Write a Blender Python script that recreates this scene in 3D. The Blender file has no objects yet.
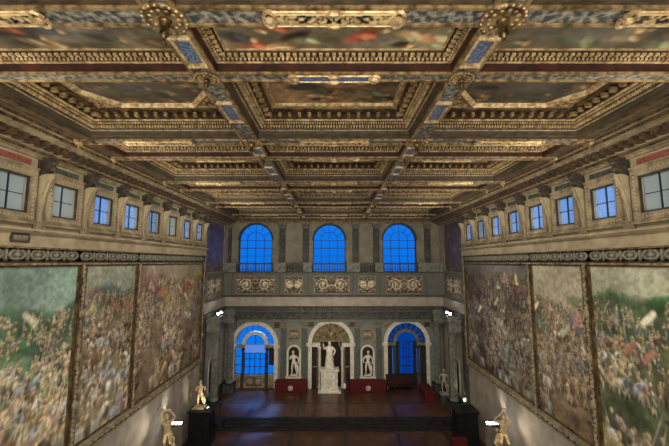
import bpy, bmesh, math, random
import numpy as np
from mathutils import Vector
random.seed(7); RNG = np.random.default_rng(7)
PI = math.pi
CH = 13.75          # eye height above the hall floor; everything is written relative to the eye, lifted at the end
F = -13.75          # hall floor
TF = -13.1          # tribune floor
C = bpy.context.scene.collection

# ------------------------------------------------------------------ materials
def mat(name, c1, c2=None, rough=.7, metal=0.0, scale=4.0, bump=.0, detail=6, stretch=(1, 1, 1), spec=.4, lo=.35, hi=.65, bscale=None):
    m = bpy.data.materials.new(name); m.use_nodes = True
    nt = m.node_tree; b = nt.nodes['Principled BSDF']
    b.inputs['Roughness'].default_value = rough; b.inputs['Metallic'].default_value = metal
    b.inputs['Specular IOR Level'].default_value = spec
    tc = nt.nodes.new('ShaderNodeTexCoord'); mp = nt.nodes.new('ShaderNodeMapping')
    mp.inputs['Scale'].default_value = stretch
    nt.links.new(tc.outputs['Object'], mp.inputs['Vector'])
    nz = nt.nodes.new('ShaderNodeTexNoise'); nz.inputs['Scale'].default_value = scale; nz.inputs['Detail'].default_value = detail
    nt.links.new(mp.outputs[0], nz.inputs['Vector'])
    r = nt.nodes.new('ShaderNodeValToRGB')
    r.color_ramp.elements[0].position = lo; r.color_ramp.elements[1].position = hi
    r.color_ramp.elements[0].color = (*c1, 1); r.color_ramp.elements[1].color = (*(c2 or c1), 1)
    nt.links.new(nz.outputs['Fac'], r.inputs[0]); nt.links.new(r.outputs[0], b.inputs['Base Color'])
    if bump:
        n2 = nt.nodes.new('ShaderNodeTexNoise'); n2.inputs['Scale'].default_value = bscale or scale * 3; n2.inputs['Detail'].default_value = 4
        nt.links.new(mp.outputs[0], n2.inputs['Vector'])
        bp = nt.nodes.new('ShaderNodeBump'); bp.inputs['Strength'].default_value = bump; bp.inputs['Distance'].default_value = .05
        nt.links.new(n2.outputs['Fac'], bp.inputs['Height']); nt.links.new(bp.outputs[0], b.inputs['Normal'])
    return m
def srgb(r, g, b):
    f = lambda v: (v / 255 / 12.92) if v / 255 <= .04045 else ((v / 255 + .055) / 1.055) ** 2.4
    return (f(r), f(g), f(b))
M = {}
M['gold'] = mat('gilded wood', srgb(92, 74, 48), srgb(186, 160, 116), .42, .35, 5, .35, bscale=30)
M['gold_bright'] = mat('bright gilding', srgb(154, 130, 90), srgb(240, 216, 168), .38, .35, 6, .35, bscale=30)
M['gold_dim'] = mat('dim gilding', srgb(54, 41, 27), srgb(118, 95, 62), .5, .3, 4, .35, bscale=26)
M['wood'] = mat('dark coffer wood', srgb(34, 24, 17), srgb(64, 46, 32), .6, 0, 5, .2)
M['wood_red'] = mat('red brown wood', srgb(30, 15, 11), srgb(64, 30, 20), .6, 0, 4, .2)
M['wood_grey'] = mat('grey painted wood', srgb(58, 53, 43), srgb(104, 94, 74), .6, 0, 5, .3, stretch=(1, .4, 1))
M['well'] = mat('grey brown coffer side', srgb(50, 43, 34), srgb(84, 75, 58), .55, 0, 3, .2, stretch=(1, .3, 3))
M['beam'] = mat('painted beam soffit', srgb(66, 72, 78), srgb(176, 172, 156), .6, 0, 7, .3, 8, (1, 1, 1), lo=.42, hi=.66)
M['blue_panel'] = mat('blue painted panel', srgb(62, 84, 128), srgb(136, 150, 178), .6, 0, 22, .2, lo=.44, hi=.6)
M['stone'] = mat('beige stone', srgb(104, 93, 71), srgb(150, 136, 108), .75, 0, 2.5, .35)
M['stone_pale'] = mat('pale attic plaster', srgb(136, 123, 98), srgb(166, 152, 122), .8, 0, 1.6, .2)
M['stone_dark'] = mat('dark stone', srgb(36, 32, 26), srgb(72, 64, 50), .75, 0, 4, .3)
M['brown'] = mat('brown modillion', srgb(44, 32, 22), srgb(86, 66, 44), .7, 0, 6)
M['olive'] = mat('olive brown panel', srgb(70, 62, 44), srgb(104, 94, 68), .75, 0, 6, .2)
M['green_marble'] = mat('green marble', srgb(50, 58, 48), srgb(84, 92, 76), .5, 0, 7)
M['red_marble'] = mat('red marble inscription', srgb(110, 44, 40), srgb(150, 92, 74), .5, 0, 16)
M['plaster'] = mat('warm grey plaster', srgb(140, 130, 118), srgb(166, 156, 142), .85, 0, 1.2, .15)
M['grey_wall'] = mat('grey green wall', srgb(112, 118, 112), srgb(126, 131, 123), .8, 0, 1.5, .15)
M['grey_dark'] = mat('dark grey stone', srgb(42, 44, 42), srgb(78, 78, 72), .7, 0, 3, .25)
M['grey_mid'] = mat('grey stone', srgb(84, 86, 80), srgb(120, 120, 110), .7, 0, 3, .25)
M['white_stone'] = mat('white stone', srgb(192, 186, 170), srgb(218, 212, 196), .6, 0, 3, .1)
M['marble'] = mat('white marble', srgb(196, 190, 176), srgb(236, 230, 214), .35, 0, 5, .1)
M['wall_neutral'] = mat('neutral grey wall', srgb(88, 88, 82), srgb(100, 99, 92), .8, 0, 1.2, .1)
M['wall_beige'] = mat('beige grey upper wall', srgb(112, 108, 94), srgb(134, 128, 110), .8, 0, 1.2, .1)
M['pilaster'] = mat('sage grey pilaster', srgb(70, 76, 72), srgb(92, 96, 90), .7, 0, 2, .15)
M['band'] = mat('dusty pale band', srgb(138, 131, 119), srgb(158, 150, 137), .75, 0, 1.5, .1)
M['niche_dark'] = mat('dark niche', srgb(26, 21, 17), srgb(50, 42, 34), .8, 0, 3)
M['bronze_marble'] = mat('weathered warm marble', srgb(140, 122, 88), srgb(214, 196, 154), .35, 0, 6, .2)
M['black'] = mat('black lacquered block', srgb(14, 14, 16), srgb(30, 30, 34), .35, 0, 4)
M['red_cloth'] = mat('crimson cloth', srgb(68, 9, 14), srgb(96, 16, 21), .8, 0, 8, .3)
M['white_paint'] = mat('white paint', srgb(220, 214, 204), srgb(240, 236, 228), .6)
M['dark_table'] = mat('dark walnut', srgb(26, 12, 10), srgb(60, 26, 20), .4, 0, 6)
M['muntin'] = mat('dark iron muntin', srgb(16, 26, 48), srgb(26, 38, 62), .6)
M['brass'] = mat('dark bronze', srgb(40, 34, 24), srgb(130, 108, 66), .35, .7, 9)
M['steel'] = mat('lamp housing', srgb(60, 62, 66), srgb(100, 102, 106), .4, .5)
def attr_mat(name, rough=.75, bump=.15, gain=1.0):
    m = bpy.data.materials.new(name); m.use_nodes = True
    nt = m.node_tree; b = nt.nodes['Principled BSDF']
    a = nt.nodes.new('ShaderNodeAttribute'); a.attribute_name = 'Col'
    nz = nt.nodes.new('ShaderNodeTexNoise'); nz.inputs['Scale'].default_value = 7; nz.inputs['Detail'].default_value = 5
    tc = nt.nodes.new('ShaderNodeTexCoord'); nt.links.new(tc.outputs['Object'], nz.inputs['Vector'])
    mr = nt.nodes.new('ShaderNodeMapRange'); mr.inputs['To Min'].default_value = .7 * gain; mr.inputs['To Max'].default_value = 1.25 * gain
    nt.links.new(nz.outputs['Fac'], mr.inputs['Value'])
    mx = nt.nodes.new('ShaderNodeVectorMath'); mx.operation = 'SCALE'
    nt.links.new(a.outputs['Color'], mx.inputs[0]); nt.links.new(mr.outputs[0], mx.inputs['Scale'])
    nt.links.new(mx.outputs[0], b.inputs['Base Color']); b.inputs['Roughness'].default_value = rough
    bp = nt.nodes.new('ShaderNodeBump'); bp.inputs['Strength'].default_value = bump; bp.inputs['Distance'].default_value = .03
    nt.links.new(nz.outputs['Fac'], bp.inputs['Height']); nt.links.new(bp.outputs[0], b.inputs['Normal'])
    return m
M['fresco'] = attr_mat('fresco paint', .7)
M['canvas'] = attr_mat('oil paint on panel', .45)
M['relief'] = attr_mat('carved relief', .7)
def glass_mat(name, tint, haze, col, hz_em=0):
    m = bpy.data.materials.new(name); m.use_nodes = True
    nt = m.node_tree; nt.nodes.clear()
    out = nt.nodes.new('ShaderNodeOutputMaterial'); tr = nt.nodes.new('ShaderNodeBsdfTransparent'); tr.inputs[0].default_value = (*tint, 1)
    df = nt.nodes.new('ShaderNodeBsdfDiffuse'); df.inputs[0].default_value = (*col, 1)
    gl = nt.nodes.new('ShaderNodeBsdfGlossy'); gl.inputs['Roughness'].default_value = .08
    nz = nt.nodes.new('ShaderNodeTexNoise'); nz.inputs['Scale'].default_value = 1.6
    tc = nt.nodes.new('ShaderNodeTexCoord'); nt.links.new(tc.outputs['Object'], nz.inputs['Vector'])
    mr = nt.nodes.new('ShaderNodeMapRange'); mr.inputs['To Min'].default_value = max(0, haze - .15); mr.inputs['To Max'].default_value = min(1, haze + .08 * (haze > .05))
    nt.links.new(nz.outputs['Fac'], mr.inputs[0])
    a = nt.nodes.new('ShaderNodeMixShader'); nt.links.new(mr.outputs[0], a.inputs[0]); nt.links.new(tr.outputs[0], a.inputs[1]); nt.links.new(df.outputs[0], a.inputs[2])
    b = nt.nodes.new('ShaderNodeMixShader'); b.inputs[0].default_value = .008; nt.links.new(a.outputs[0], b.inputs[1]); nt.links.new(gl.outputs[0], b.inputs[2])
    nt.links.new((b if haze > .05 else tr).outputs[0], out.inputs[0])
    return m
M['glass_blue'] = glass_mat('clear dusk glass', (1, 1, 1), .0, (.5, .6, .7))
M['glass_dim'] = glass_mat('smoked dusk glass', (.45, .5, .62), .0, (.3, .4, .6))
M['glass_pale'] = glass_mat('hazy side glass', (1, 1, 1), .30, (.55, .80, 1.0))
M['glass_grey'] = glass_mat('grey clouded glass', (.5, .5, .5), .93, (.32, .40, .42))
M['glass_mid'] = glass_mat('half clouded glass', (.9, .9, .9), .45, (.40, .54, .62))
def emis(name, col, st):
    m = bpy.data.materials.new(name); m.use_nodes = True
    b = m.node_tree.nodes['Principled BSDF']; b.inputs['Emission Color'].default_value = (*col, 1); b.inputs['Emission Strength'].default_value = st
    return m
M['lamp'] = emis('lit lamp lens', (.85, .93, 1), 30)
M['lamp_green'] = emis('lit greenish lens', (.7, 1, .35), 9)
def floor_mat():
    m = bpy.data.materials.new('terracotta floor'); m.use_nodes = True
    nt = m.node_tree; b = nt.nodes['Principled BSDF']; L = nt.links
    tc = nt.nodes.new('ShaderNodeTexCoord')
    br = nt.nodes.new('ShaderNodeTexBrick'); br.offset = 0.0; br.inputs['Scale'].default_value = 1.0
    br.inputs['Brick Width'].default_value = .55; br.inputs['Row Height'].default_value = .55; br.inputs['Mortar Size'].default_value = .012
    br.inputs['Color1'].default_value = (*srgb(116, 76, 54), 1); br.inputs['Color2'].default_value = (*srgb(90, 58, 42), 1); br.inputs['Mortar'].default_value = (*srgb(50, 32, 26), 1)
    L.new(tc.outputs['Object'], br.inputs['Vector'])
    nz = nt.nodes.new('ShaderNodeTexNoise'); nz.inputs['Scale'].default_value = .8; nz.inputs['Detail'].default_value = 6
    L.new(tc.outputs['Object'], nz.inputs['Vector'])
    mx = nt.nodes.new('ShaderNodeMixRGB'); mx.blend_type = 'MULTIPLY'; mx.inputs[0].default_value = .7
    L.new(br.outputs['Color'], mx.inputs[1]); L.new(nz.outputs['Fac'], mx.inputs[2])
    L.new(mx.outputs[0], b.inputs['Base Color'])
    b.inputs['Roughness'].default_value = .32
    return m
M['floor'] = floor_mat()
M['floor_stripe'] = mat('grey floor band', srgb(34, 34, 34), srgb(60, 58, 54), .35, 0, 3)
M['step'] = mat('dark grey step', srgb(24, 24, 26), srgb(44, 42, 42), .5, 0, 3)

# ------------------------------------------------------------------ builders
class MB:
    def __init__(s): s.v = []; s.f = []
    def add(s, vs, fs):
        n = len(s.v); s.v += [tuple(v) for v in vs]; s.f += [tuple(i + n for i in f) for f in fs]; return s
    def box(s, x0, x1, y0, y1, z0, z1):
        if x0 > x1: x0, x1 = x1, x0
        if y0 > y1: y0, y1 = y1, y0
        return s.add([(x0, y0, z0), (x1, y0, z0), (x1, y1, z0), (x0, y1, z0), (x0, y0, z1), (x1, y0, z1), (x1, y1, z1), (x0, y1, z1)],
                     [(0, 3, 2, 1), (4, 5, 6, 7), (0, 1, 5, 4), (1, 2, 6, 5), (2, 3, 7, 6), (3, 0, 4, 7)])
    def prism(s, pts, axis, a0, a1):
        """polygon pts (2-D) extruded along axis: 'x' pts=(y,z), 'y' pts=(x,z), 'z' pts=(x,y)"""
        n = len(pts)
        def P(p, a): return (a, p[0], p[1]) if axis == 'x' else (p[0], a, p[1]) if axis == 'y' else (p[0], p[1], a)
        vs = [P(p, a0) for p in pts] + [P(p, a1) for p in pts]
        fs = [tuple(range(n - 1, -1, -1)), tuple(range(n, 2 * n))] + [(i, (i + 1) % n, n + (i + 1) % n, n + i) for i in range(n)]
        return s.add(vs, fs)
    def lathe(s, cx, cy, prof, n=16, a0=0, a1=2 * PI):
        full = abs(a1 - a0 - 2 * PI) < 1e-6; m = n if full else n + 1
        vs = []
        for r, z in prof:
            for i in range(m):
                a = a0 + (a1 - a0) * i / n; vs.append((cx + r * math.cos(a), cy + r * math.sin(a), z))
        fs = []
        for j in range(len(prof) - 1):
            for i in range(n):
                k = (i + 1) % m; fs.append((j * m + i, j * m + k, (j + 1) * m + k, (j + 1) * m + i))
        if full:
            fs.append(tuple(range(m - 1, -1, -1))); fs.append(tuple((len(prof) - 1) * m + i for i in range(m)))
        return s.add(vs, fs)
    def tube(s, pts, r, n=6):
        pts = [Vector(p) for p in pts]; rs = r if isinstance(r, (list, tuple)) else [r] * len(pts)
        vs = []; fs = []
        for i, p in enumerate(pts):
            d = (pts[min(i + 1, len(pts) - 1)] - pts[max(i - 1, 0)]).normalized()
            a = d.cross(Vector((0, 0, 1)));  a = a if a.length > .05 else d.cross(Vector((1, 0, 0)))
            a.normalize(); b = d.cross(a)
            for k in range(n):
                t = 2 * PI * k / n; vs.append(p + (a * math.cos(t) + b * math.sin(t)) * rs[i])
        for i in range(len(pts) - 1):
            for k in range(n): q = (k + 1) % n; fs.append((i * n + k, i * n + q, (i + 1) * n + q, (i + 1) * n + k))
        fs.append(tuple(range(n - 1, -1, -1))); fs.append(tuple((len(pts) - 1) * n + k for k in range(n)))
        return s.add(vs, fs)
    def ball(s, c, r, sx=1, sy=1, sz=1, n=8):
        prof = [(max(r * math.sin(PI * j / n), .001), -r * math.cos(PI * j / n)) for j in range(n + 1)]
        m = MB().lathe(0, 0, prof, n + 2)
        return s.add([(c[0] + x * sx, c[1] + y * sy, c[2] + z * sz) for x, y, z in m.v], m.f)
    def arch(s, cx, z, r0, r1, y0, y1, n=20, a0=0, a1=PI, sy=1.0):
        """semi-ring in the XZ plane"""
        vs = []; 
        for i in range(n + 1):
            a = a0 + (a1 - a0) * i / n
            for r in (r0, r1):
                for y in (y0, y1): vs.append((cx + r * math.cos(a), y, z + r * math.sin(a) * sy))
        fs = []
        for i in range(n):
            b = 4 * i; fs += [(b, b + 4, b + 6, b + 2), (b + 1, b + 3, b + 7, b + 5), (b, b + 1, b + 5, b + 4), (b + 2, b + 6, b + 7, b + 3)]
        fs += [(0, 2, 3, 1), (4 * n, 4 * n + 1, 4 * n + 3, 4 * n + 2)]
        return s.add(vs, fs)
    def spandrel(s, cx, z, r, x0, x1, ztop, y0, y1, n=20):
        """wall above a semicircular opening (x0..x1 >= 2r wide) up to ztop"""
        for i in range(n):
            a, b = PI - PI * i / n, PI - PI * (i + 1) / n
            xa, xb = cx + r * math.cos(a), cx + r * math.cos(b)
            s.prism([(xa, z + r * math.sin(a)), (xb, z + r * math.sin(b)), (xb, ztop), (xa, ztop)], 'y', y0, y1)
        if cx - r > x0 + 1e-4: s.box(x0, cx - r, y0, y1, z, ztop)
        if x1 > cx + r + 1e-4: s.box(cx + r, x1, y0, y1, z, ztop)
        return s
    def build(s, name, m, parent=None, smooth=False, bevel=0):
        me = bpy.data.meshes.new(name); o = bpy.data.objects.new(name, me); C.objects.link(o)
        if parent is None:
            xs = [v[0] for v in s.v]; ys = [v[1] for v in s.v]; zs = [v[2] for v in s.v]
            org = Vector(((min(xs) + max(xs)) / 2, (min(ys) + max(ys)) / 2, min(zs))); o.location = org
        else:
            org = wloc(parent); o.parent = parent
        me.from_pydata([Vector(v) - org for v in s.v], [], s.f)
        bm = bmesh.new(); bm.from_mesh(me); bmesh.ops.recalc_face_normals(bm, faces=bm.faces); bm.to_mesh(me); bm.free()
        if smooth:
            for p in me.polygons: p.use_smooth = True
        me.materials.append(M[m] if isinstance(m, str) else m)
        if bevel:
            b = o.modifiers.new('bevel', 'BEVEL'); b.width = bevel; b.segments = 2; b.limit_method = 'ANGLE'
        return o
def wloc(o):
    l = Vector((0, 0, 0))
    while o: l += o.location; o = o.parent
    return l
def empty(name, loc, label=None, cat=None, group=None, kind=None):
    o = bpy.data.objects.new(name, None); C.objects.link(o); o.location = loc; o.empty_display_size = .2
    return tag(o, label, cat, group, kind)
def tag(o, label=None, cat=None, group=None, kind=None):
    if label: o['label'] = label
    if cat: o['category'] = cat
    if group: o['group'] = group
    if kind: o['kind'] = kind
    return o
def struct(o): o['kind'] = 'structure'; return o
def copy_tree(o, parent=None, data=True):
    c = o.copy(); C.objects.link(c); c.parent = parent
    for ch in list(o.children): copy_tree(ch, c)
    return c
def grid(name, org, u, v, n, colr, hgt, m, parent=None, thick=None):
    """colour/height field: org corner, u and v edge vectors, n normal; arrays are [row from v=0][col]"""
    h, w = colr.shape[:2]
    org, u, v, n = map(Vector, (org, u, v, n))
    base = wloc(parent) if parent else org + (u + v) / 2 * 0 + u / 2
    U = np.linspace(0, 1, w); V = np.linspace(0, 1, h)
    uu, vv = np.meshgrid(U, V)
    P = np.array(org)[None, None] - np.array(base)[None, None] + uu[..., None] * np.array(u) + vv[..., None] * np.array(v)
    if hgt is not None: P = P + hgt[..., None] * np.array(n)
    P = P.reshape(-1, 3)
    idx = np.arange(h * w).reshape(h, w)
    q = np.stack([idx[:-1, :-1], idx[:-1, 1:], idx[1:, 1:], idx[1:, :-1]], -1).reshape(-1, 4)
    if u.cross(v).dot(n) < 0: q = q[:, ::-1]
    me = bpy.data.meshes.new(name); me.from_pydata(P.tolist(), [], q.tolist())
    at = me.color_attributes.new('Col', 'FLOAT_COLOR', 'POINT')
    c = np.clip(colr, 0, 1).reshape(-1, 3); lin = np.where(c <= .04045, c / 12.92, ((c + .055) / 1.055) ** 2.4)
    at.data.foreach_set('color', np.concatenate([lin, np.ones((len(lin), 1))], 1).astype(np.float32).ravel())
    me.materials.append(M[m])
    for p in me.polygons: p.use_smooth = True
    o = bpy.data.objects.new(name, me); C.objects.link(o)
    if parent: o.parent = parent
    else: o.location = base
    return o

# ------------------------------------------------------------------ painting by numbers (generic crowds, clouds, scrollwork)
def vnoise(h, w, cell, seed=None):
    r = np.random.default_rng(seed) if seed is not None else RNG
    gh, gw = int(h / cell) + 3, int(w / cell) + 3
    g = r.random((gh, gw)); y = np.arange(h) / cell; x = np.arange(w) / cell
    yi, xi = y.astype(int), x.astype(int); fy = (y - yi)[:, None]; fx = (x - xi)[None]
    fy = fy * fy * (3 - 2 * fy); fx = fx * fx * (3 - 2 * fx)
    a = g[np.ix_(yi, xi)]; b = g[np.ix_(yi, xi + 1)]; c = g[np.ix_(yi + 1, xi)]; d = g[np.ix_(yi + 1, xi + 1)]
    return (a * (1 - fx) + b * fx) * (1 - fy) + (c * (1 - fx) + d * fx) * fy
def fbm(h, w, cell, o=4):
    t = np.zeros((h, w)); a = 1; s = 0
    for i in range(o):
        t += a * vnoise(h, w, max(cell, 1.01)); s += a; a *= .5; cell /= 2
    return t / s
class Can:
    def __init__(s, w, h, ppm): s.w, s.h, s.k = int(w * ppm) + 1, int(h * ppm) + 1, ppm; s.a = np.zeros((s.h, s.w, 3))
    def ell(s, cx, cy, rx, ry, ang, col, al=1.0, soft=.35):
        k = s.k; cx *= k; cy *= k; rx = max(rx * k, .7); ry = max(ry * k, .7); R = int(max(rx, ry) * 1.4) + 2
        x0, x1, y0, y1 = max(0, int(cx) - R), min(s.w, int(cx) + R + 1), max(0, int(cy) - R), min(s.h, int(cy) + R + 1)
        if x0 >= x1 or y0 >= y1: return
        yy, xx = np.mgrid[y0:y1, x0:x1]; dx, dy = xx - cx, yy - cy; c, n = math.cos(ang), math.sin(ang)
        d = np.sqrt(((dx * c + dy * n) / rx) ** 2 + ((-dx * n + dy * c) / ry) ** 2)
        m = np.clip((1 + soft - d) / (2 * soft), 0, 1)[..., None] * al
        sh = 1 + .25 * np.clip((dy - dx) / max(rx, ry), -1, 1)[..., None]
        s.a[y0:y1, x0:x1] = s.a[y0:y1, x0:x1] * (1 - m) + np.array(col) * sh * m
    def line(s, x0, y0, x1, y1, t, col, al=1):
        L = math.hypot(x1 - x0, y1 - y0); s.ell((x0 + x1) / 2, (y0 + y1) / 2, L / 2, t / 2, math.atan2(y1 - y0, x1 - x0), col, al, .3)
    def man(s, x, y, H, col, skin):
        d = [c * .45 for c in col]; ln = random.uniform(-.35, .35)
        s.ell(x + .05 * H, y + .1 * H, .2 * H, .06 * H, 0, d, .6)
        for k in (-1, 1): s.line(x + k * .13 * H, y, x + ln * .1 * H, y + .48 * H, .09 * H, skin if random.random() < .5 else col, .9)
        s.ell(x + ln * .15 * H, y + .62 * H, .13 * H, .22 * H, ln * .4, col, .95)
        a = random.uniform(-1, 2.2) * random.choice((-1, 1))
        s.line(x + ln * .2 * H, y + .76 * H, x + ln * .2 * H + math.cos(a) * .34 * H, y + .72 * H + math.sin(a) * .25 * H, .06 * H, skin, .9)
        s.ell(x + ln * .25 * H, y + .92 * H, .055 * H, .075 * H, 0, skin, 1)
    def horse(s, x, y, H, col, fl=1):
        d = [c * .5 for c in col]
        for k in (-.42, -.28, .25, .42): s.line(x + k * H * fl, y + .5 * H, x + (k + random.uniform(-.14, .14)) * H * fl, y, .07 * H, d if k in (-.28, .25) else col, .95)
        s.ell(x, y + .62 * H, .46 * H, .2 * H, .05, col)
        s.ell(x - .42 * H * fl, y + .6 * H, .2 * H, .22 * H, 0, col)
        s.line(x + .38 * H * fl, y + .68 * H, x + .62 * H * fl, y + 1.05 * H, .2 * H, col)
        s.line(x + .6 * H * fl, y + 1.06 * H, x + .82 * H * fl, y + .92 * H, .12 * H, col)
        s.line(x - .56 * H * fl, y + .66 * H, x - .74 * H * fl, y + .3 * H, .08 * H, d, .9)
CR = [(.76, .69, .57), (.66, .57, .46), (.82, .78, .68), (.54, .47, .38), (.70, .56, .48), (.50, .50, .42), (.50, .54, .52), (.74, .65, .48), (.38, .34, .30), (.64, .62, .56), (.66, .50, .46), (.60, .58, .62)]
def mural(w, h, ppm, sky, hill, ground, seed, dark=1.0, big=1.0, horizon=.72, horses=10, flags=5):
    random.seed(seed); c = Can(w, h, ppm); H, W = c.h, c.w
    v = np.linspace(0, 1, H)[:, None]; n = fbm(H, W, ppm * 2.2); n2 = fbm(H, W, ppm * .6)
    hz = horizon + .12 * (n[H // 2][None, :] - .5) * 2
    sk = np.array(sky)[None, None] * (.85 + .35 * n[..., None]); hl = np.array(hill)[None, None] * (.6 + .8 * n2[..., None]); gr = np.array(ground)[None, None] * (.6 + .8 * n2[..., None])
    a = np.clip((v - hz) * 25, 0, 1)[..., None]; b = np.clip((v - hz + .2) * 5, 0, 1)[..., None]
    c.a = sk * a + (1 - a) * (hl * b + gr * (1 - b))
    # generic tents and rounded hills on the skyline
    for i in range(int(w * 1.2)):
        x = random.uniform(0, w); y = h * (horizon - random.uniform(-.04, .16)); s = random.uniform(.3, .9)
        c.ell(x, y, s * 1.6, s * .5, random.uniform(-.3, .3), [q * random.uniform(.6, 1.2) for q in hill], .7)
    # distant tents and towers
    for i in range(int(w * .7)):
        x = random.uniform(0, w); y = h * (horizon - random.uniform(.0, .12)); q = random.uniform(.2, .5); cc = [v * random.uniform(.75, 1.1) for v in (.70, .66, .56)]
        for t in range(8): c.ell(x, y + t * q * .2, q * (1 - t / 8), q * .12, 0, cc, .8)
    dens = fbm(40, 40, 9); items = []
    n = int(w * 95)
    for i in range(n):
        t = random.random() ** .85; y = h * horizon * (1 - t) - .9 * t; x = random.uniform(-.3, w + .3)
        H0 = (.42 + 1.6 * t ** 1.5) * big
        if random.random() < (1.0 if t < .4 else .62 if t < .7 else .36) and dens[int(min(39, max(0, y / h * 39))), int(min(39, max(0, x / w * 39)))] > .40: items.append((x, y, H0))
    items.sort(key=lambda q: -q[1])
    for x, y, H0 in items:
        k = random.uniform(.62, 1.02) * dark; col = [min(1, q * k) for q in random.choice(CR)]; sk_ = [q * dark * .95 for q in (.76, .68, .56)]
        if random.random() < .17 and H0 > .6: c.horse(x, y - .1, H0 * .95, [q * dark for q in random.choice([(.80, .79, .74), (.50, .40, .3), (.36, .32, .28), (.72, .66, .56), (.62, .64, .66)])], random.choice((-1, 1)))
        c.man(x, y, H0 * random.uniform(.85, 1.1), col, sk_)
        if random.random() < .16: c.line(x, y + .4 * H0, x + random.uniform(-.5, .5) * H0, y + 1.5 * H0, .045, random.choice([[.38 * dark] * 3, [.66 * dark, .64 * dark, .56 * dark]]), .7)
    for i in range(flags):
        x = random.uniform(.1, .9) * w; y = h * random.uniform(.45, .68); c.line(x, y, x + .3, y + 1.1, .05, [.34 * dark] * 3, .8)
        col = random.choice([(.58, .42, .36), (.80, .77, .68), (.56, .58, .50)])
        for t in range(6): c.ell(x + .3 + t * .1, y + 1.0 - t * .09, .12, .14, -.6, col, .85)
    tint = fbm(H, W, ppm * 1.8)[..., None]; lowc = np.array(hill)[None, None] * .9 + .12
    c.a = c.a * .90 + lowc * .10
    c.a *= .82 + .38 * tint
    c.a = c.a * (.82 + .36 * fbm(H, W, 3)[..., None])
    g = c.a.mean(2, keepdims=True); c.a = g + (c.a - g) * .95; mu = c.a.mean(); c.a = np.clip(mu + (c.a - mu) * 1.3, .04, 1) * .98
    return c.a
def fbmv(x, y, s): return .5 + .5 * math.sin(x * 1.7 + s) * math.cos(y * 2.3 + s * 2)
def oilscene(w, h, ppm, seed, base=(.20, .17, .13), gain=1.0):
    random.seed(seed); c = Can(w, h, ppm); H, W = c.h, c.w
    n = fbm(H, W, ppm * .9); c.a = np.array(base)[None, None] * (.5 + 1.3 * n[..., None]) + np.array((.04, .05, .06))[None, None] * fbm(H, W, ppm * .5)[..., None]
    for i in range(int(w * h * 3.2)):
        x, y = random.uniform(0, w), random.uniform(0, h); s = random.uniform(.15, .55)
        col = random.choice([(.70, .56, .42), (.56, .30, .22), (.34, .40, .36), (.44, .46, .36), (.58, .50, .38), (.26, .28, .22), (.12, .10, .09), (.42, .34, .26), (.30, .26, .22), (.66, .58, .44), (.2, .22, .24)])
        a = random.uniform(-.6, .6); c.ell(x, y, s, s * .4, a, [q * .6 for q in col], .85); c.ell(x + s * .3, y + s * .1, s * .5, s * .22, a + .5, col, .8)
        if random.random() < .5: c.ell(x + s * .9, y + s * .2, .09, .1, 0, (.66, .5, .38), .6)
    c.a *= gain
    c.a *= (.8 + .4 * fbm(H, W, 3)[..., None])
    return c.a
def scroll(w, h, ppm, seed=0, sym=True, amp=.09, lo=(.26, .22, .17), hi=(.86, .79, .64), dense=False):
    """foliate scrollwork as height and colour fields"""
    random.seed(seed); c = Can(w, h, ppm)
    W2 = w / 2 if sym else w; nsp = max(1, round(W2 / (h * .8)))
    for i in range(nsp):
        cx = W2 * (i + .5) / nsp; cy = h / 2; sg = 1 if i % 2 else -1
        R = min(h * .40, W2 / nsp * .46)
        for t in range(60):
            a = t / 60 * 3.6 * PI; r = R * (1 - t / 66)
            c.ell(cx + sg * r * math.cos(a), cy + r * math.sin(a), .035 + .03 * h, .035 + .03 * h, 0, (1, 1, 1), .8, .5)
            if t % 6 == 0:
                c.ell(cx + sg * (r + .09) * math.cos(a), cy + (r + .09) * math.sin(a), .10 * h, .035, a + .6, (.8, .8, .8), .8, .5)
        c.ell(cx, cy, .06 * h, .06 * h, 0, (1.2, 1.2, 1.2), 1)
        for q in (-1, 1): c.ell(cx + sg * W2 / nsp * .45, cy + q * h * .3, .07, .12 * h, .5 * q, (.9, .9, .9), .9)
    if dense:
        for t in range(int(W2 * h * 60)):
            c.ell(random.uniform(.05, W2), random.uniform(.08, h - .08), random.uniform(.05, .12), .03, random.uniform(0, PI), random.choice([(1, 1, 1), (.75, .75, .75), (.0, .0, .0)]), .85, .5)
    m = np.clip(c.a[..., 0], 0, 1.2)
    if sym: k = m.shape[1]; hf = m[:, :(k + 1) // 2]; m = np.concatenate([hf, hf[:, ::-1][:, -(k - hf.shape[1]):] if k > hf.shape[1] else hf[:, :0]], 1); m[:, hf.shape[1]:] = hf[:, ::-1][:, -(k - hf.shape[1]):]
    m[0] = m[-1] = 0; m[:, 0] = m[:, -1] = 0
    col = np.array(lo)[None, None] * (1 - m[..., None]) + np.array(hi)[None, None] * m[..., None]
    return col, m * amp

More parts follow.
